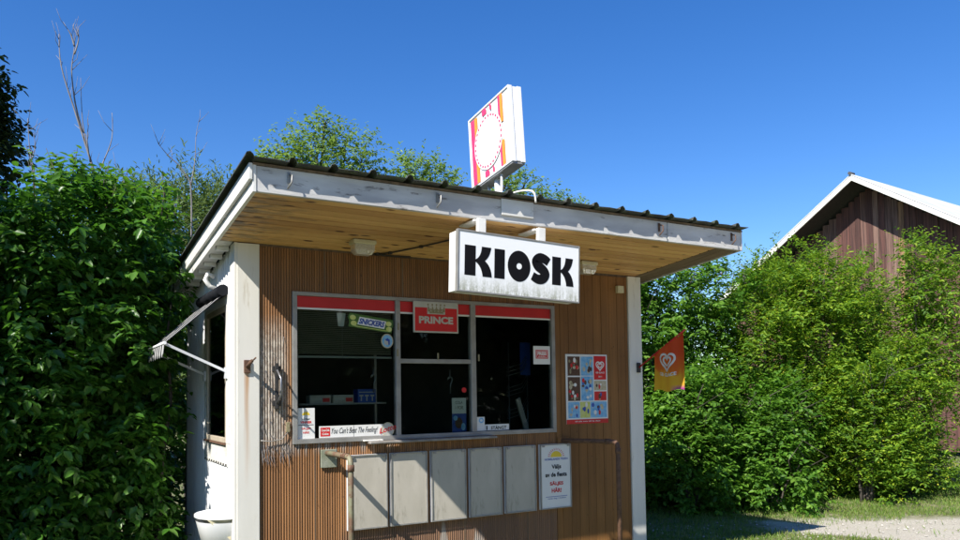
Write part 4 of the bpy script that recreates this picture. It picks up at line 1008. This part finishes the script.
# ---- trees beyond the roof
def tree(name, label, x, y, base_h, blobs, n, mat, seed, LL=.10, LW=.055, ln=.30, per=7, trunk_r=.14, group=None, inner=.35, bmp=.3, strays=.35):
    t_ = thing(name, label, 'tree', (x, y, 0), group); rg_ = random.Random(seed); b = MB()
    tips = []; ctr = Vector((0, 0, base_h))
    b.tube([(0, 0, -.05), (.05, 0, base_h*.5), (0, .03, base_h)], [trunk_r, trunk_r*.8, trunk_r*.6], 9)
    for bb in blobs:
        tgt = Vector((bb[0]-x, bb[1]-y, bb[2])); m1 = ctr.lerp(tgt, .5)+Vector((rg_.gauss(0, .1), rg_.gauss(0, .1), .1))
        b.tube(crom([tuple(ctr-Vector((0, 0, .4))), tuple(m1), tuple(tgt)], 4), [trunk_r*.5*(1-.75*j/8) for j in range(9)], 6)
        for _ in range(6):
            d = Vector((rg_.gauss(0, 1), rg_.gauss(0, 1), rg_.gauss(.3, .8))).normalized(); e = tgt+Vector((d.x*bb[3], d.y*bb[4], d.z*bb[5]))*.8
            b.tube([tgt, tgt.lerp(e, .5)+Vector((0, 0, .05)), e], [trunk_r*.13, trunk_r*.08, trunk_r*.03], 4)
    b.build('trunk', 'bark', t_)
    P, Dn = blob_points(blobs, n, inner, bmp, seed); P2, D2 = blob_points(blobs, int(n*strays), .9, .4, seed+1); P = np.concatenate([P, P2]); Dn = np.concatenate([Dn, D2])
    a = twigs(P-np.array([x, y, 0]), Dn+np.array([0, 0, .3])+RNG.normal(0, .6, P.shape), per, ln, LL, LW, droop=.35)
    leaves_mesh('crown', *a, mat, t_); return t_
TG = 'light green trees behind the kiosk roof'
tree('leafy_tree', 'largest light green tree behind the roof, left of the other roofline trees', 4.5, 12.2, 4.6,
     [(3.35, 12, 6.7, .45, .5, .5), (3.9, 12.1, 7.1, .55, .6, .6), (4.6, 12.2, 7.3, .6, .6, .75), (4.75, 12.1, 8.1, .28, .3, .3), (5.3, 12.2, 7.35, .5, .6, .75), (5.75, 12.2, 7.3, .32, .5, .75), (4.5, 12.2, 6.3, 1.3, .8, .7), (5.5, 12.3, 6.4, .6, .6, .6)], 1250, 'tree_leaf', 31, group=TG)
tree('leafy_tree', 'smaller light green tree behind the roof, just left of the roof sign', 7.2, 12.4, 4.6,
     [(6.5, 12.2, 6.75, .4, .5, .4), (7.15, 12.3, 7.3, .45, .5, .55), (7.7, 12.3, 7.2, .45, .5, .5), (8.2, 12.3, 7.0, .35, .5, .42), (7.3, 12.3, 6.5, 1.1, .7, .5)], 800, 'tree_leaf', 33, group=TG)
tree('leafy_tree', 'low light green treetops showing above the roof right of the roof sign', 11.0, 12.4, 4.6,
     [(9.9, 12.3, 7.2, .5, .5, .35), (10.6, 12.3, 7.3, .4, .5, .45), (11.5, 12.3, 6.9, .4, .5, .45), (12.3, 12.3, 6.85, .3, .5, .35), (11.0, 12.3, 6.4, 1.4, .7, .5)], 850, 'tree_leaf', 35, group=TG)
tree('dark_tree', 'tall very dark tree at the far left edge', -2.7, 14.2, 3.2,
     [(-2.65, 14, 7.5, .75, .8, 1.1), (-2.35, 14, 7.9, .5, .7, .8), (-2.7, 14, 8.6, .55, .7, .7), (-3.8, 14.2, 8.2, 1.0, .9, 1.2), (-2.2, 14, 7.0, .5, .6, .7), (-3.0, 14.2, 5.8, 1.0, .9, 1.0), (-3.6, 14.2, 9.2, .7, .7, .7)], 3600, 'dark_leaf', 37, LL=.16, LW=.09, ln=.34, inner=.2)

# ---- shrubs at the right
SG = 'green shrubs along the right side'
def rshrub(x, y, rx, ry, h, kind, seed, label, n, extra=()):
    bl = []; rg_ = random.Random(seed)
    z = .35
    while z < h-.3:
        for _ in range(2): bl.append((x+rg_.uniform(-.45, .45)*rx, y+rg_.uniform(-.35, .35)*ry, z, rx*rg_.uniform(.55, .75), ry*rg_.uniform(.6, .8), .42))
        z += .42
    for _ in range(4): bl.append((x+rg_.uniform(-.7, .7)*rx, y+rg_.uniform(-.4, .4)*ry, h-rg_.uniform(.25, .55), rx*rg_.uniform(.25, .4), ry*.4, rg_.uniform(.26, .38)))
    bl += list(extra)
    if kind == 'A': t_, P = bush('leafy_shrub', label, 'shrub', bl, n, 7, .19, .072, .042, 'shrub_leaf', seed, inner=.6, group=SG, droop=.3, stems=9, up=.3, clump=11, csz=.085)
    else:
        t_, P = bush('pea_shrub', label, 'shrub', bl, n, 9, .24, .062, .028, 'pea_leaf', seed, inner=.45, bmp=.3, group=SG, droop=.15, stems=12, up=.5, strays=.45, lump2=.45, clump=14, csz=.10)
        q = P[RNG.random(len(P)) < .22]; loc = np.array(t_.location); q = q-loc
        a = twigs(q, RNG.normal(0, 1, q.shape), 3, .06, .024, .015, droop=.4); leaves_mesh('flowers', *a, 'pea_flower', t_)
    return t_, P
t_, P = rshrub(5.75, 2.65, .8, .7, 2.95, 'A', 41, 'dark green shrub nearest the flag and white corner post', 3400)
q = P[P[:, 2] > 2.7]-np.array(t_.location); q = q[RNG.random(len(q)) < .2]; leaves_mesh('flower_spikes', *twigs(q, np.array([[0, 0, 1.]])+RNG.normal(0, .3, q.shape), 6, .12, .028, .016, droop=0), 'lilac_bloom', t_)
t_, P = rshrub(6.85, 2.45, .9, .75, 3.4, 'A', 43, 'dark green shrub second from the kiosk with a few lilac tips', 4300)
q = P[P[:, 2] > 3.0]-np.array(t_.location); q = q[RNG.random(len(q)) < .3]; leaves_mesh('flower_spikes', *twigs(q, np.array([[0, 0, 1.]])+RNG.normal(0, .3, q.shape), 7, .16, .032, .018, droop=0), 'lilac_bloom', t_)
rshrub(7.2, 1.35, .75, .6, 1.5, 'A', 45, 'low dark green shrub at the foot of the yellow green shrubs', 2200)
rshrub(6.15, 1.75, .7, .55, 1.7, 'A', 46, 'low dark green shrub in front, near the kiosk\'s right post', 2200)
rshrub(7.85, 1.95, .85, .75, 3.42, 'B', 47, 'yellow green shrub with small yellow flowers below the barn\'s left eave', 3600)
rshrub(8.75, 1.65, .85, .7, 3.42, 'B', 49, 'tallest yellow green flowering shrub in front of the barn wall', 4000, extra=[(8.75, 1.8, 3.42, .13, .15, .28), (9.5, 1.7, 3.2, .18, .2, .3)])
rshrub(8.55, 1.0, .65, .5, 1.9, 'B', 53, 'low yellow green shrub by the grass below the tallest flowering shrub', 1700)
rshrub(9.6, 1.0, .6, .45, 2.2, 'B', 54, 'thin yellow green shrub beside the slender young tree at the right', 1500)
rshrub(9.85, 1.7, .75, .7, 3.1, 'B', 51, 'yellow green flowering shrub at the right edge in front of the barn', 3600)
tree('young_tree', 'slender young yellow green tree overlapping the barn roof at the right edge', 10.0, .95, 1.6,
     [(10.2, .9, 2.9, .5, .4, .5), (9.8, .9, 1.9, .4, .3, .4), (10.0, .9, 3.1, .30, .3, .28), (9.9, .95, 3.55, .22, .25, .22), (10.3, .9, 3.35, .35, .3, .3), (10.1, .9, 2.6, .35, .3, .2), (10.3, .9, 2.1, .45, .4, .4), (10.35, .8, 1.45, .35, .3, .25)], 1300, 'pea_leaf', 55, LL=.062, LW=.03, ln=.2, trunk_r=.035)
rshrub(11.2, 2.3, .8, .6, 1.0, 'A', 57, 'knee high dark shrub at the foot of the barn wall', 1600)
rshrub(10.4, 1.7, .8, .5, .9, 'A', 58, 'knee high dark shrub between the barn and the grass', 1600)

# ---- unseen trees added behind the camera so the window panes mirror dark leaves
yt = [(9, -19, 9), (14, -17, 10), (19, -14, 9), (4, -21, 9), (23, -9, 9)]
for i, (x, y, h) in enumerate(yt):
    bl = [(x+rg.uniform(-1.2, 1.2), y+rg.uniform(-1, 1), z, 2.6, 2.2, 1.5) for z in np.arange(1.6, h, 1.1)]
    tree('yard_tree', ['broad dark tree across the yard, behind the viewer', 'tallest dark tree across the yard, straight opposite the window', 'dark tree across the yard, right of the tallest', 'dark tree across the yard, furthest left', 'dark tree across the yard, furthest right'][i],
         x, y, 1.5, bl, 3000, 'dark_leaf', 60+i, LL=.45, LW=.28, ln=.6, per=6, trunk_r=.25, group='dark trees across the yard', inner=.5)

# ---- far wood that closes the horizon
bl = []; rg2 = random.Random(9)
for x in np.arange(-45, 75, 2.0):
    yy = 32+rg2.uniform(-2, 2)+(0 if x < 20 else (x-20)*.1); hh = rg2.uniform(2.6, 4.2)
    bl += [(x, yy, hh*.4, 1.6, 1.3, hh*.5), (x+rg2.uniform(-.6, .6), yy, hh*.85, 1.3, 1.2, hh*.35)]
P, Dn = blob_points(bl, 9000, .6, .25, 71); wo = leaves_mesh('woodland', *twigs(P, Dn+RNG.normal(0, .5, P.shape), 6, .7, .42, .26, droop=.3), 'tree_leaf', None)
tag(wo, 'low far wood closing the horizon behind the kiosk and the barn', 'woods', kind='stuff')
# ---- loose stones in the gravel
pb = MB(); rp = random.Random(4)
for _ in range(900):
    x, y = rp.uniform(4.6, 9.5), rp.uniform(-2.2, 1.4); s1 = .506*x+.863*y
    if s1 > 3.7 or s1 < 2.2: continue
    r_ = rp.uniform(.006, .022); c0 = Vector((x, y, r_*.3)); vs = [c0+Vector((rp.uniform(.7, 1.2)*r_*dx_, rp.uniform(.7, 1.2)*r_*dy_, rp.uniform(.5, .8)*r_*dz_)) for dx_, dy_, dz_ in ((1, 0, 0), (0, 1, 0), (-1, 0, 0), (0, -1, 0), (0, 0, 1))]
    pb.add(vs, [(0, 1, 4), (1, 2, 4), (2, 3, 4), (3, 0, 4)], smooth=False)
basic('pebble', (.50, .47, .42), (.30, .28, .25), (9, 9, 9), .9, 0)
tag(pb.build('pebbles', 'pebble'), 'small loose stones scattered over the pale gravel', 'stones', kind='stuff')
# ---- grass
def grass(pts, hmin, hmax):
    n = len(pts); D = np.stack([RNG.normal(0, .38, n), RNG.normal(0, .38, n), np.ones(n)], 1); Nn = np.stack([RNG.normal(0, 1, n), RNG.normal(0, 1, n), np.zeros(n)+.05], 1)
    h = RNG.uniform(hmin, hmax, n)
    o = leaves_mesh('grass', pts, D, Nn, h, h*.10+.002, 'grass_blade', None, 0.05); return o
n = 130000; X = RNG.uniform(3.8, 13.5, n); Y = RNG.uniform(-2.2, 3.4, n); s_ = .506*X+.863*Y
wob = .22*np.sin(X*2.1)+.15*np.sin(Y*5.3+X)+.1*np.sin(X*7)
k1 = (s_+wob > 3.85) & (s_ < 7.2)
q_ = ((s_-2.15)/.95)**2+((.863*X-.506*Y-4.3)/1.6)**2+.25*np.sin(X*6)*np.sin(Y*7); k2 = (q_ < .95) & (RNG.random(n) < .6)
k3 = (s_ > 2.6) & (RNG.random(n) < .02)
cl = np.sin(X*3.3+1)*np.sin(Y*4.1)+np.sin(X*9.1)*np.sin(Y*8.3)*.5; thin = RNG.random(n) < np.clip(.62+.4*cl, .12, 1)
k4 = (.863*X-.506*Y+.25*np.sin(Y*6+X*3) < 4.8) & (s_ > 2.2) & (RNG.random(n) < .6)
k = (k1 & thin) | k2 | k3 | k4
tag(grass(np.stack([X[k], Y[k], np.zeros(k.sum())], 1), .02, .065), 'short patchy grass growing between the gravel and the shrubs', 'grass', kind='stuff')
